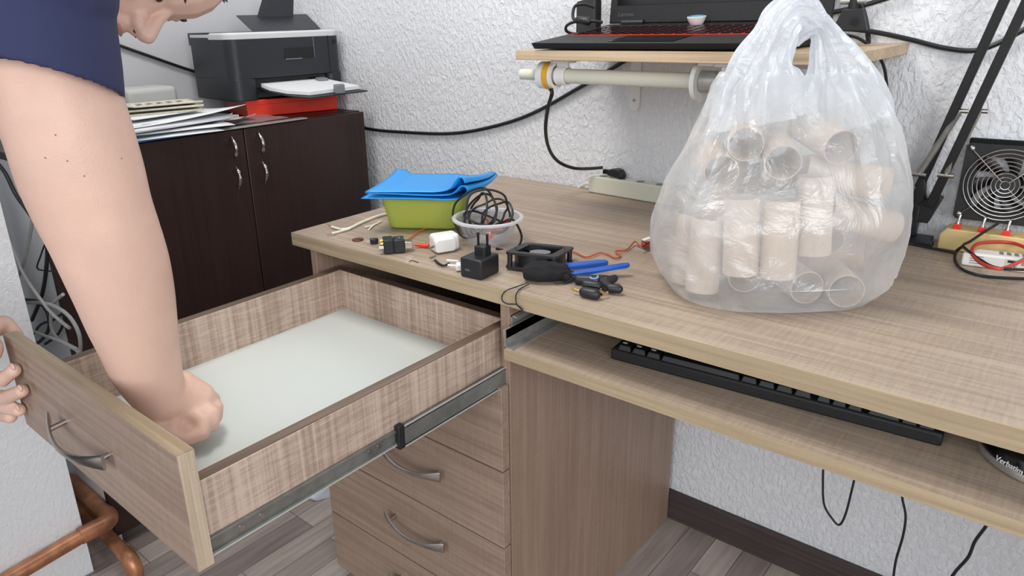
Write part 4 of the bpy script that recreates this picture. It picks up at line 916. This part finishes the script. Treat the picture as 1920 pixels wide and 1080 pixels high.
# ------------------------------------------------------------------ desk lamp arm at the right
LY = .585
la = thing('desk_lamp', 'black spring-balanced lamp arm clamped at the back of the desk', 'lamp', at(1715, 440, 2, .75))
def bar(px0, px1, w_, y0, y1, nm, m_=M_BLKM):
    p0, p1 = at(px0[0], px0[1], 1, y0), at(px1[0], px1[1], 1, y1); M = frame(p0, p1 - p0, (0, 1, 0)); L_ = (p1 - p0).length
    return MB(M).box(0, L_, -w_ / 2, w_ / 2, -w_ / 2, w_ / 2).build(nm, m_, la, bevel=.001)
bar((1724, 350), (2075, -420), .0125, LY, LY - .06, 'arm_bar'); bar((1744, 386), (2125, -420), .0125, LY - .012, LY - .075, 'arm_bar')
j0, j1 = at(2075, -420, 1, LY - .06), at(2125, -420, 1, LY - .075)
MB().cyl(j0 + V((-.012, 0, .0)), j1 + V((.012, 0, .0)), .012, seg=20).build('elbow_joint', M_BLK, la)
MB().tube([(j0 + j1) / 2, (j0 + j1) / 2 + V((-.12, -.20, .10))], .007, 12).build('upper_arm', M_BLKM, la)
MB().lathe([(.02, .05), (.035, .03), (.055, -.04), (.053, -.04), (.033, .028), (.018, .046)], (j0 + j1) / 2 + V((-.12, -.20, .09)), (0, -.2, 1), 32, cyc=True).build('lamp_shade', M_BLKM, la)
q = at(1717, 400, 1, LY)
m = MB(frame(V((q.x, q.y, .7505)), (1, 0, 0), (0, 0, 1)))
m.box(-.028, .030, -.030, .012, 0, .006); m.box(-.020, .006, -.010, .010, .006, .058); m.prism([(-.012, .055), (.012, .055), (.006, .10), (-.003, .10)], (0, -.008, 0), (1, 0, 0), (0, 0, 1), (0, .016, 0)); m.build('clamp_base', M_BLK, la, bevel=.0015)
MB(frame(V((q.x, q.y, .7505)), (1, 0, 0), (0, 0, 1))).prism([(.005, .03), (.02, .03), (.034, .072), (.022, .078), (.004, .06)], (0, -.010, 0), (1, 0, 0), (0, 0, 1), (0, .02, 0)).build('pivot_bracket', M_BLK, la, bevel=.001)
MB(frame(V((q.x, q.y, .7505)), (1, 0, 0), (0, 0, 1))).box(.006, .036, -.042, -.024, .0, .0075).build('foot_plate', M_BLK, la, bevel=.001)
for (a_, b_, y_) in (((1722, 327), (1800, 208), LY - .014), ((1773, 329), (1836, 208), LY - .022)):
    p0, p1 = at(a_[0], a_[1], 1, y_), at(b_[0], b_[1], 1, y_); d = p1 - p0; L_ = d.length; M = frame(p0, d, (0, 1, 0)); n = 52
    hel = [(.004 + (L_ - .008) * i / (n * 8), .0044 * math.cos(2 * math.pi * i / 8), .0044 * math.sin(2 * math.pi * i / 8)) for i in range(n * 8 + 1)]
    MB(M).tube(hel, .0008, 5).build('spring', M_STEEL, la)
    MB(M).cyl((0, 0, 0), (L_, 0, 0), .0036, seg=12).build('spring_core', M_STEEL, la)
    for p in (p0, p1): MB().cyl(p + V((-.011, 0, 0)), p + V((.011, 0, 0)), .0035, seg=14).build('spring_pin', M_CHROME, la)
cable('lamp_cable', 'black cable hanging between the bag and the lamp arm base', 'cable', [at(1680, 290, 1, .57), at(1690, 305, 1, .57), at(1703, 332, 1, .565), at(1711, 365, 1, .56), at(1708, 400, 1, .56), at(1700, 418, 1, .56)], .003, M_CORD)
cable('lamp_cable', 'short black cable stub behind the lamp clamp', 'cable', [at(1692, 360, 1, .58), at(1700, 368, 1, .575), at(1708, 376, 1, .57)], .003, M_CORD)

# camera clamp on shelf end and its cables
ck = at(1596, 40, 1, .50)
clp = thing('camera_clamp', 'black clamp bolted to the right end of the shelf', 'clamp', ck)
Mc = frame(ck, (1, .1, 0), (0, 0, 1))
MB(Mc).prism([(-.024, -.014), (.024, -.014), (.014, .018), (-.012, .018)], (0, -.012, 0), (1, 0, 0), (0, 0, 1), (0, .024, 0)).build('body', M_BLKM, clp, bevel=.002)
MB(Mc).cyl((.006, -.0125, 0), (.006, -.0135, 0), .006, seg=20).build('socket_hole', M_BLKG, clp)
MB(Mc).cyl((0, 0, .018), (0, 0, .034), .007, seg=16).build('post', M_BLKM, clp); MB(Mc).cyl((-.018, 0, .029), (.016, 0, .029), .005, seg=16).build('wing_bolt', M_STEEL, clp)
MB(Mc).box(-.01, .028, -.012, .012, -.085, -.052).build('lower_jaw', M_BLKM, clp, bevel=.002); MB(Mc).cyl((.012, 0, -.105), (.012, 0, -.07), .006, seg=14).build('screw', M_STEEL, clp)
MB(Mc).box(-.03, -.02, -.01, .01, -.085, -.014).build('spine', M_BLKM, clp, bevel=.002)
cable('arm_cable', 'black cable sweeping right from the clamp across the wall to the lamp arm', 'cable', [at(1568, 54, 1, .56), at(1600, 55, 1, .57), at(1650, 62, 1, .585), at(1710, 75, 1, .597), at(1770, 90, 1, .598), at(1825, 95, 1, .598), at(1870, 82, 1, .597), at(1930, 50, 1, .597)], .0038, M_CORD, 10)
cable('arm_cable', 'black cable running up to the right above the clamp', 'cable', [at(1530, 32, 1, .56), at(1560, 24, 1, .58), at(1600, 15, 1, .59), at(1640, 4, 1, .597), at(1700, -15, 1, .597)], .004, M_CORD)
cable('arm_cable', 'black cable dropping straight down behind the clamp', 'cable', [at(1606, -10, 1, .585), at(1620, 25, 1, .59), at(1628, 70, 1, .595), at(1627, 110, 1, .597), at(1624, 150, 1, .598), at(1632, 165, 1, .598), at(1640, 190, 1, .598)], .0038, M_CORD)
cable('arm_cable', 'thinner black cable arching down onto the bag from the clamp', 'cable', [at(1580, 65, 1, .54), at(1610, 72, 1, .55), at(1640, 95, 1, .57), at(1657, 125, 1, .58), at(1663, 165, 1, .59), at(1662, 205, 1, .595), at(1664, 240, 1, .597)], .0024, M_CORD)

# ------------------------------------------------------------------ wooden block with switches, fan with grille, power supply
b0 = at(1745, 457, 2, Z) + V((.012, -.022, 0)); b0.z = Z
blk = thing('switch_block', 'varnished wooden block with red toggle switches in front of the grille fan', 'wooden block', b0)
MB().prism([(0, 0), (.30, 0), (.30, .034), (.008, .034), (0, .024)], b0, (1, 0, 0), (0, 0, 1), (0, .038, 0)).build('wood_base', M_BRASSW, blk, bevel=.002)
for px, py in ((1797, 413), (1843, 420), (1889, 429), (1935, 438)):
    q = at(px, py, 1, b0.y + .006); q.z = Z + .034
    t_ = MB(Matrix.Translation(q)).box(-.0048, .0048, -.004, .004, -.002, .008).build('switch_body', M_REDC, blk, bevel=.0008)
    MB().cyl(q + V((0, 0, .007)), q + V((.0, .002, .0115)), .003, seg=12).build('switch_bush', M_CHROME, blk); MB().chain([q + V((0, .001, .011)), q + V((.001, .004, .021))], [.0015, .0022], 10).build('toggle', M_CHROME, blk)
fc = at(1885, 347, 1, .582); FR = .064
gf = thing('grille_fan', 'large black fan with round chrome finger guard standing at the back wall', 'fan', (fc.x, .585, Z + .034))
Mg = frame(fc, (1, .04, 0), (0, .06, 1)) @ Matrix.Scale(.86, 4)
q = MB(Mg); o_ = rrect(-.068, .068, -.068, .068, .008, 9)
i_ = [(.062 * math.cos(a_), .062 * math.sin(a_)) for a_ in [math.atan2(y, x) for x, y in o_]]
q.loft([[(x, .0, y) for x, y in o_], [(x, .020, y) for x, y in o_], [(x, .020, y) for x, y in i_], [(x, 0, y) for x, y in i_]], cyc=True); q.build('housing', M_BLKM, gf, angle=30)
MB(Mg).cyl((0, .004, 0), (0, .018, 0), .022, seg=32).build('motor_hub', M_BLK, gf)
for k in range(7):
    a_ = 2 * math.pi * k / 7; rows = []
    for i in range(5):
        rr_ = .022 + .037 * i / 4; rows.append([(rr_ * math.cos(a_ + .12 * i + j * .6), .006 + .011 * j, rr_ * math.sin(a_ + .12 * i + j * .6)) for j in (0, .5, 1)])
    MB(Mg).surf(rows).build('blade', M_BLK, gf, solid=.0012)
gr = MB(Mg)
for k in range(9):
    rr_ = .007 + .0068 * k; gr.tube([(rr_ * math.cos(2 * math.pi * j / 48), -.004 - .003 * (1 - k / 9), rr_ * math.sin(2 * math.pi * j / 48)) for j in range(48)], .0009, 6, True)
tag(gr.build('guard_rings', M_CHROME, gf), 'chrome wire finger guard')
for sx_ in (-1, 1):
    for sz_ in (-1, 1):
        MB(Mg).tube([(sx_ * .005, -.006, sz_ * .005), (sx_ * .052, -.0035, sz_ * .052), (sx_ * .058, -.001, sz_ * .058)], .0012, 6).build('guard_spoke', M_CHROME, gf)
        MB(Mg).lathe([(.0045, 0), (.0045, .002), (.003, .0035), (.001, .004)], (sx_ * .059, 0, sz_ * .059), (0, -1, 0), 16).build('screw', M_CHROME, gf)
tag(MB(Mg).box(-.066, .066, .010, .022, .066, .076).build('foam_strip', M_FOAM, bevel=.002), 'strip of black foam lying on top of the grille fan', 'foam')
# power supply
s0 = at(1800, 497, 2, Z); s1 = at(1920, 512, 2, Z); sd = (s1 - s0).normalized(); Mq = frame(s0, sd, (0, 0, 1))
psu = thing('power_supply', 'white LED power supply with printed label in front of the wooden block', 'power supply', s0)
MB(Mq).prism([(0, 0), (.010, .0), (.16, 0), (.16, .030), (.022, .030), (.004, .012)], (0, 0, 0), (1, 0, 0), (0, 1, 0), (0, 0, .020)).build('case', M_WPL, psu, bevel=.003, seg=3)
for k in range(4): MB(Mq).box(.010, .026, -.0004, .0002, .005 + k * .0035, .006 + k * .0035).build('raised_rib', M_GREYP, psu)
lbf = frame((.064, -.0006, .010), (1, 0, 0), (0, -1, 0))
MB(Mq).box(.052, .078, -.0006, .0002, .003, .0175).build('label', M_IVORY, psu)
text('lettering', 'CE', .008, Mq @ frame((.062, -.0009, .007), (1, 0, 0), (0, -1, 0)), M_BLK, psu)
MB(Mq).box(.055, .068, -.0009, -.0004, .0125, .016).build('printed_block', M_BLK, psu); MB(Mq).box(.071, .080, -.0009, -.0004, .010, .016).build('red_print', mat('faded_red_print', srgb(190, 120, 110), .6), psu)
for k in range(8): MB(Mq).box(.045 + k * .009, .050 + k * .009, .010, .024, .0196, .0206).build('vent_slot', M_GREYP, psu)
cable('red_wire', 'thick red wire looped in front of the power supply', 'wire', [at(1935, 470, 2, Z + .028), at(1900, 456, 2, Z + .026), at(1860, 454, 2, Z + .026), at(1832, 458, 2, Z + .025), at(1822, 472, 2, Z + .024), at(1835, 490, 2, Z + .022), at(1858, 501, 2, Z + .022), at(1885, 502, 2, Z + .022), at(1930, 482, 2, Z + .024)], .0026, mat('red_wire_rubber', srgb(186, 52, 40), .4), 8)
cable('black_wire', 'black wire running from the switches down over the power supply', 'wire', [at(1873, 418, 1, .55), at(1850, 432, 1, .545), at(1820, 452, 2, Z + .028), at(1806, 460, 2, Z + .026), at(1815, 470, 2, Z + .024), at(1840, 488, 2, Z + .024), at(1870, 502, 2, Z + .022), at(1930, 506, 2, Z + .022)], .0020, M_CORD, 8)
cable('black_wire', 'black wire loop lying on the desk below the power supply', 'wire', [at(1805, 462, 2, Z + .024), at(1793, 472, 2, Z + .012), at(1791, 490, 2, Z + .004), at(1806, 506, 2, Z + .003), at(1840, 517, 2, Z + .003), at(1880, 521, 2, Z + .003), at(1930, 523, 2, Z + .003)], .0022, M_CORD, 8)
cable('black_wire', 'pair of black wires lying along the back of the desk from the lamp clamp', 'wire', [at(1680, 455, 2, Z + .003), at(1710, 457, 2, Z + .003), at(1750, 466, 2, Z + .003), at(1790, 474, 2, Z + .003)], .0022, M_CORD, 8)

# ------------------------------------------------------------------ copper pipes at the lower left
def copper(label, pts, r_, joints):
    t_ = thing('copper_pipe', label, 'pipe', V(pts[0]))
    MB().tube(pts, r_, 24).build('pipe', M_COP, t_, angle=60)
    for j in joints: MB().tube(j, r_ * 1.17, 24).build('fitting', M_COP, t_, angle=60)
    return t_
xp = -.366; a0 = at(170, 1010, 0, xp)
pz_ = .112
e0 = V((xp, -.305, pz_))
arc = [e0 + V((-.022 + .022 * math.cos(t), .022 * math.sin(t) - .0, 0)) for t in [R(90) * k / 6 for k in range(7)]]
ln = [V((xp, -2.3, pz_ - .145)), V((xp, -.72, pz_ - .034)), V((xp, -.34, pz_)), e0] + arc[1:] + [V((xp - .03, e0.y + .022, pz_)), V((-.60, e0.y + .022, pz_))]
copper('upper copper heating pipe bending round the white wall corner', ln, .0155, [[V((xp, -.352, pz_)), V((xp, -.310, pz_))] + [e0] + arc[1:] + [arc[-1] + V((-.010, 0, 0))]])
MB_ = copper('lower copper heating pipe with an elbow near the floor', [V((-.60, -.285, .052)), V((-.31, -.29, .050)), V((-.295, -.29, .046)), V((-.288, -.29, .035)), V((-.288, -.29, .0))], .0145, [[V((-.325, -.29, .050)), V((-.31, -.29, .050)), V((-.295, -.29, .046)), V((-.288, -.29, .034)), V((-.288, -.29, .015))]])

# ------------------------------------------------------------------ cables in the gap by the cabinet
def gp(px, py, y=-.300): return at(px, py, 1, y)
gapc = [
    ('grey_cable', 'grey cable hanging down beside the wall edge above the tangle', [(57, 350), (62, 375), (58, 430), (45, 490), (30, 530), (20, 560)], .0034, M_GCORD, -.300),
    ('grey_cable', 'grey cable slanting down right through the tangle of cables', [(-10, 400), (20, 460), (45, 515), (75, 560), (100, 590), (130, 615)], .0034, M_GCORD, -.305),
    ('grey_cable', 'grey cable arching over the tangle and down to the floor', [(40, 568), (80, 568), (110, 578), (135, 600), (150, 635), (146, 672), (120, 720)], .0036, M_GCORD, -.30),
    ('grey_cable', 'grey cable looping at the lower part of the tangle', [(118, 552), (100, 570), (95, 600), (100, 625), (120, 645), (146, 660), (150, 700)], .0034, M_GCORD, -.295),
    ('grey_cable', 'grey cable lying low across the tangle of cables', [(50, 615), (80, 628), (115, 640), (145, 655)], .0030, M_GCORD, -.31),
    ('black_cable', 'thick black cable coming down behind the elbow', [(-10, 300), (10, 325), (30, 365), (55, 400), (75, 430), (88, 460), (86, 510), (78, 555), (60, 600)], .0040, M_CORD, -.285),
    ('black_cable', 'black cable loop at the left of the tangle', [(40, 562), (70, 565), (88, 585), (92, 615), (75, 640), (50, 650), (45, 610)], .0036, M_CORD, -.29),
    ('black_cable', 'thin black cable bent sharply beside the cabinet edge', [(85, 455), (76, 480), (70, 503), (90, 508), (120, 511)], .0016, M_CORD, -.285),
    ('black_cable', 'black cable zigzagging at the bottom of the tangle', [(55, 640), (75, 610), (100, 600), (125, 585), (110, 625), (85, 645)], .0028, M_CORD, -.28)]
for nm, lb, pts, r_, m_, y_ in gapc: cable(nm, lb, 'cable', [gp(p[0], p[1], y_) for p in pts], r_, m_)
# white bag on the floor left of the pedestal
wbp = V((-.24, .20, 0)); m = MB(); rings = []
for i in range(9):
    a_ = i / 8; rr_ = .07 * math.cos(a_ * 1.35)
    rings.append([wbp + V((rr_ * math.cos(t) * (1 + .3 * noise.noise(V((math.cos(t) * 2, math.sin(t) * 2, a_ * 3)))), rr_ * 1.3 * math.sin(t) * (1 + .3 * noise.noise(V((math.cos(t) * 2, math.sin(t) * 2 + 5, a_ * 3)))), .001 + .10 * a_)) for t in [2 * math.pi * k / 24 for k in range(24)]])
tag(m.loft(rings).build('floor_bag', mat('white_film', srgb(214, 220, 232), .5, bump=.6, bscale=60)), 'crumpled white plastic bag on the floor behind the drawer pedestal', 'bag')

# ------------------------------------------------------------------ the person
def camdir(r_, u_, f_): return CR * r_ + CU * u_ + CF * f_
sh = dp(60, -40, .70); el = dp(218, 432, .80); wr = dp(303, 712, .895)
uh = camdir(.83, .38, .40).normalized(); fw = camdir(.31, -.94, -.06); fw = (fw - uh * fw.dot(uh)).normalized(); lt = fw.cross(uh) * -1
# head axes: columns lateral, forward, up
lt = uh.cross(fw) * -1
B = Matrix(((lt.x, fw.x, uh.x), (lt.y, fw.y, uh.y), (lt.z, fw.z, uh.z)))
em = dp(309, 28, 1.10)
def hp(x, y, z_): return em + B @ V((x, y, z_))
pb = MB()
# head
pb.ell(hp(0, -.088, .045), (.076, .098, .092), B); pb.ell(hp(0, -.062, -.030), (.064, .062, .088), B)
pb.ell(hp(0, -.020, -.106), (.030, .026, .024), B); pb.ell(hp(0, -.050, -.085), (.052, .048, .038), B)
pb.chain([hp(0, -.014, .022), hp(0, .006, -.012), hp(0, .026, -.036)], [.008, .0085, .0115]); pb.ell(hp(0, .020, -.041), (.0125, .014, .0105), B); pb.ell(hp(0, .008, -.050), (.0125, .013, .009), B); pb.ell(hp(0, -.002, -.060), (.017, .012, .012), B)
for sg in (-1, 1):
    pb.ell(hp(sg * .0105, .010, -.043), (.0090, .013, .0095), B); pb.ell(hp(sg * .010, -.004, -.036), (.014, .014, .014), B); pb.ell(hp(sg * .028, -.016, .021), (.026, .012, .009), B)
    pb.ell(hp(sg * .038, -.038, -.036), (.026, .026, .028), B); pb.ell(hp(sg * .076, -.10, -.008), (.009, .020, .031), B)
    pb.ell(hp(sg * .031, -.0165, .0088), (.0165, .0105, .0052), B)      # upper lid
    pb.ell(hp(sg * .031, -.0175, -.0112), (.016, .0095, .0048), B)
pb.ell(hp(0, -.002, -.067), (.023, .012, .0065), B); pb.ell(hp(0, -.003, -.080), (.021, .010, .007), B)
# torso and limbs
neck = hp(0, -.115, -.11); chest_top = V((-.10, -.42, 1.20)); lsh = V((-.26, -.47, 1.16)); pel = V((-.04, -1.02, .96))
pb.cap_(hp(0, -.10, -.02), neck, .056, .056); pb.cap_(neck, chest_top, .056, .07)
pb.chain([chest_top + V((.06, -.02, -.02)), V((-.03, -.62, 1.12)), pel], [.10, .13, .14]); pb.chain([chest_top + V((-.09, -.03, -.02)), V((-.13, -.66, 1.10)), pel + V((-.10, 0, 0))], [.09, .12, .13])
pb.chain([chest_top + V((.04, -.02, .02)), sh], [.07, .060])
sil_a = [(-60, -90, 180, .685), (10, -75, 196, .70), (70, -58, 200, .712), (130, -38, 208, .725), (190, -18, 232, .74), (250, 6, 252, .752), (330, 32, 275, .77), (395, 62, 290, .785), (440, 86, 304, .797),
    (500, 114, 322, .815), (550, 137, 331, .83), (600, 159, 336, .846), (650, 184, 340, .862), (690, 203, 345, .876), (722, 226, 349, .888), (748, 248, 352, .898)]
ap = []; ar = []
for y_, l_, r_, t_ in sil_a:
    ap.append(dp((l_ + r_) / 2, y_ - (r_ - l_) * .02, t_)); ar.append((r_ - l_) / 2 * math.cos(R(17)) / FL * t_ * .935)
pp = cr(ap, 4); rr_ = [q.x for q in cr([(a_, 0, 0) for a_ in ar], 4)]
pb.tube(pp, rr_, 48)
wr = ap[-1]
def hd(px, py, t, rad=.010):                  # a point of the hand, kept above the drawer bottom
    p = dp(px, py, t); d = ray(px, py)
    if p.z < .6095 + rad: p = p - d * ((.6095 + rad - p.z) / -d.z)
    return p
pb.chain([wr, hd(325, 748, .915, .02)], [.031, .029], 32); pb.chain([hd(300, 752, .905, .02), hd(336, 758, .915, .02)], [.026, .024], 32)
pb.chain([hd(335, 735, .925, .02), hd(372, 748, .935, .02)], [.0285, .0225], 32); pb.ell(hd(352, 758, .928, .02), .026)
pb.chain([hd(345, 738, .925, .02), hd(372, 735, .94, .01), hd(388, 752, .945, .01)], [.022, .0155, .013])
FG = [[(352, 768, .915), (382, 790, .908), (380, 812, .900), (350, 824, .893), (318, 822, .889)],
      [(366, 760, .925), (398, 776, .922), (398, 796, .916), (370, 804, .908), (336, 802, .904)],
      [(376, 750, .935), (404, 764, .938), (404, 782, .936), (386, 790, .930), (362, 788, .926)],
      [(376, 740, .945), (398, 748, .950), (402, 764, .952), (392, 776, .948), (376, 778, .944)]]
pb.ell(hd(352, 790, .920, .016), .020)
pb.ell(hd(322, 785, .908, .018), .0185)
for F_ in FG: pb.chain([hd(*q, .009) for q in F_], [.0125, .0104, .0092, .0084, .0074])
pb.chain([hd(290, 765, .900), hd(290, 790, .893), hd(302, 808, .890), hd(322, 806, .892)], [.017, .0125, .0105, .0085])
# left arm and hand holding the drawer front
lel = V((-.245, -.70, .93)); lw = dp(-62, 650, .975)
pb.chain([lsh, lsh + (lel - lsh) * .5, lel], [.06, .052, .048]); pb.chain([lel, lel + (lw - lel) * .4, lw], [.046, .042, .030])
yf_ = YD - .0085
def fpt(px, py, o_=0): return at(px, py, 1, yf_ - o_)
pb.chain([lw, fpt(-48, 668, .022)], [.029, .028]); pb.chain([fpt(-55, 690, .022), fpt(-40, 730, .022)], [.026, .025]); pb.chain([fpt(-48, 668, .022), fpt(-30, 655, .02)], [.027, .022])
for P in ([(-45, 690, .022), (-18, 706, .012), (4, 712, .008), (27, 694, 0)], [(-45, 725, .022), (-14, 745, .012), (12, 745, .006), (41, 733, 0)], [(-42, 740, .022), (-14, 755, .014), (10, 763, .006), (36, 769, .0)], [(-46, 745, .022), (-25, 768, .014), (0, 776, .006), (20, 782, .002)]):
    pb.chain([fpt(*p) for p in P], [.0135, .0112, .0100, .0088])
thz = [at(-40, 640, 1, YD - .012), at(-14, 612, 1, YD + .004), at(8, 608, 1, YD + .020), at(30, 628, 1, YD + .028)]
pb.chain(thz, [.018, .0145, .0125, .0098])
bt = BVHTree.FromBMesh(pb.bm)
moles = []
for px_, py_ in ((85, 296), (126, 302), (104, 253), (158, 330), (228, 297)):
    h_ = bt.ray_cast(CP, ray(px_, py_).normalized())[0]
    if h_: moles.append(h_)
person = tag(pb.build('person', M_SKIN, remesh=.0026), 'person in a navy t-shirt bending over, right hand reaching into the open drawer', 'person')
org = person
for h_ in moles: tag(MB().ell(h_ - (h_ - CP).normalized() * .0002, (.0008), None, 8).build('mole', M_MOLE, person), 'small brown mole on the upper arm')
# legs and clothing
cl = MB()
cl.chain([chest_top + V((.06, -.02, -.02)), V((-.03, -.62, 1.12)), pel], [.112, .144, .150]); cl.chain([chest_top + V((-.09, -.03, -.02)), V((-.13, -.66, 1.10)), pel + V((-.10, 0, 0))], [.102, .134, .142])
cl.chain([chest_top + V((.04, -.02, .02)), sh], [.082, .078]); cl.chain([chest_top + V((-.05, -.02, 0)), lsh], [.085, .072])
rings = []                                   # right sleeve, its hem lower on the inner side
for (y_, cx_, w_, t_, k_) in ((-90, 20, 150, .69, 0), (-30, 34, 168, .70, 0), (40, 42, 168, .712, .1), (100, 50, 169, .718, .5), (152, 56, 168, .724, 1), (154, 56, 162, .725, 1), (135, 58, 150, .722, 1)):
    c = dp(cx_, y_, t_); r_ = w_ / FL * t_ * .96; u_ = CR; v_ = CF
    rings.append([c + u_ * math.cos(a_) * r_ + v_ * math.sin(a_) * r_ - CU * ((.010 * max(0, math.cos(a_)) ** 1.5 + .006 * max(0, -math.cos(a_))) * k_) for a_ in [2 * math.pi * k / 48 for k in range(48)]])
cl.loft(rings)
d2 = (lel - lsh).normalized(); cl.tube([lsh, lsh + d2 * .12], [.07, .066], 24)
tag(cl.build('t_shirt', M_SHIRT, person, remesh=.0035), 'navy blue short-sleeved t-shirt')
tr_ = MB(); tr_.chain([pel + V((-.10, 0, -.02)), pel + V((0, 0, -.02))], [.145, .145])
for sx_, ft in ((.03, V((.06, -.93, .08))), (-.13, V((-.15, -.92, .08)))):
    hip = pel + V((sx_, 0, -.06)); kn_ = (hip + ft) / 2 + V((0, .05, 0)); tr_.chain([hip, kn_, ft], [.095, .068, .055])
tag(tr_.build('trousers', M_JEAN, person, remesh=.008), 'dark blue trousers')
for ft in (V((.06, -.93, .045)), V((-.15, -.92, .045))):
    s_ = MB(); s_.chain([ft + V((0, -.05, 0)), ft + V((0, .04, 0)), ft + V((0, .13, -.008))], [.042, .042, .034]); s_.build('shoe', M_BLKM, person, remesh=.006)
hr = MB()
hr.ell(hp(0, -.100, .058), (.082, .100, .090), B)
rnd = random.Random(3)
for k in range(420):
    th = rnd.uniform(0, 2 * math.pi); ph = rnd.uniform(-.1, 1.5)
    dv = V((math.cos(th) * math.cos(ph), math.sin(th) * math.cos(ph), math.sin(ph)))
    if dv.y > .75 and dv.z < .45: continue
    p = hp(.082 * dv.x, -.100 + .100 * dv.y, .058 + .090 * dv.z)
    q_ = B @ (dv + V((rnd.uniform(-.5, .5), .5, rnd.uniform(-.4, .4)))).normalized()
    hr.tube([p - q_ * .004, p + q_ * .004, p + q_ * .008], [.0022, .0018, .0005], 5)
tag(hr.build('hair', M_HAIR, person), 'short brown hair')
for sg in (-1, 1):
    ey = MB().ell(hp(sg * .031, -.0185, 0), .0115, B).build('eye', M_EYE, person)
    MB().ell(hp(sg * .030, -.0088, -.003), (.0052, .0026, .0052), B).build('iris', M_IRIS, ey)
    br_ = MB()
    for k in range(26):
        u_ = k / 25; p = hp(sg * (.014 + .034 * u_), -.001 - .012 * u_ * u_ + .002, .026 + .006 * math.sin(u_ * 2.6) - .002 * u_); br_.tube([p, p + B @ V((sg * .005, .0015, .003))], [.0012, .0003], 5)
    tag(br_.build('eyebrow', M_HAIR, person), 'brown eyebrow')
lp = MB(); lp.ell(hp(0, .0065, -.0690), (.019, .0045, .0036), B); lp.ell(hp(0, .0040, -.0785), (.018, .0050, .0046), B); tag(lp.build('lips', M_LIP, person), 'pink lips')
nos = MB()
for sg in (-1, 1): nos.ell(hp(sg * .0070, .0160, -.0515), (.0032, .0045, .0018), B)
nos.build('nostril', mat('nostril_dark', srgb(90, 44, 38), .8), person)
for P in ((24, 688), (38, 728), (33, 765)):
    c = fpt(P[0], P[1], .0078); MB().ell(c, (.0058, .0022, .0048)).build('fingernail', M_NAIL, person)
# lifted corner of the drawer liner held by the hand
l0 = at(262, 792, 2, .612)
rows = [[at(285 + 40 * i / 6, 800 - 6 * j / 6 + 14 * i / 6, 2, .6088 + .012 * (1 - i / 6) * (j / 6)) for j in range(7)] for i in range(7)]
tag(MB().surf(rows).build('liner_scrap', M_PAPER, solid=.0006), 'small white scrap of liner pinched under the hand in the drawer', 'paper')
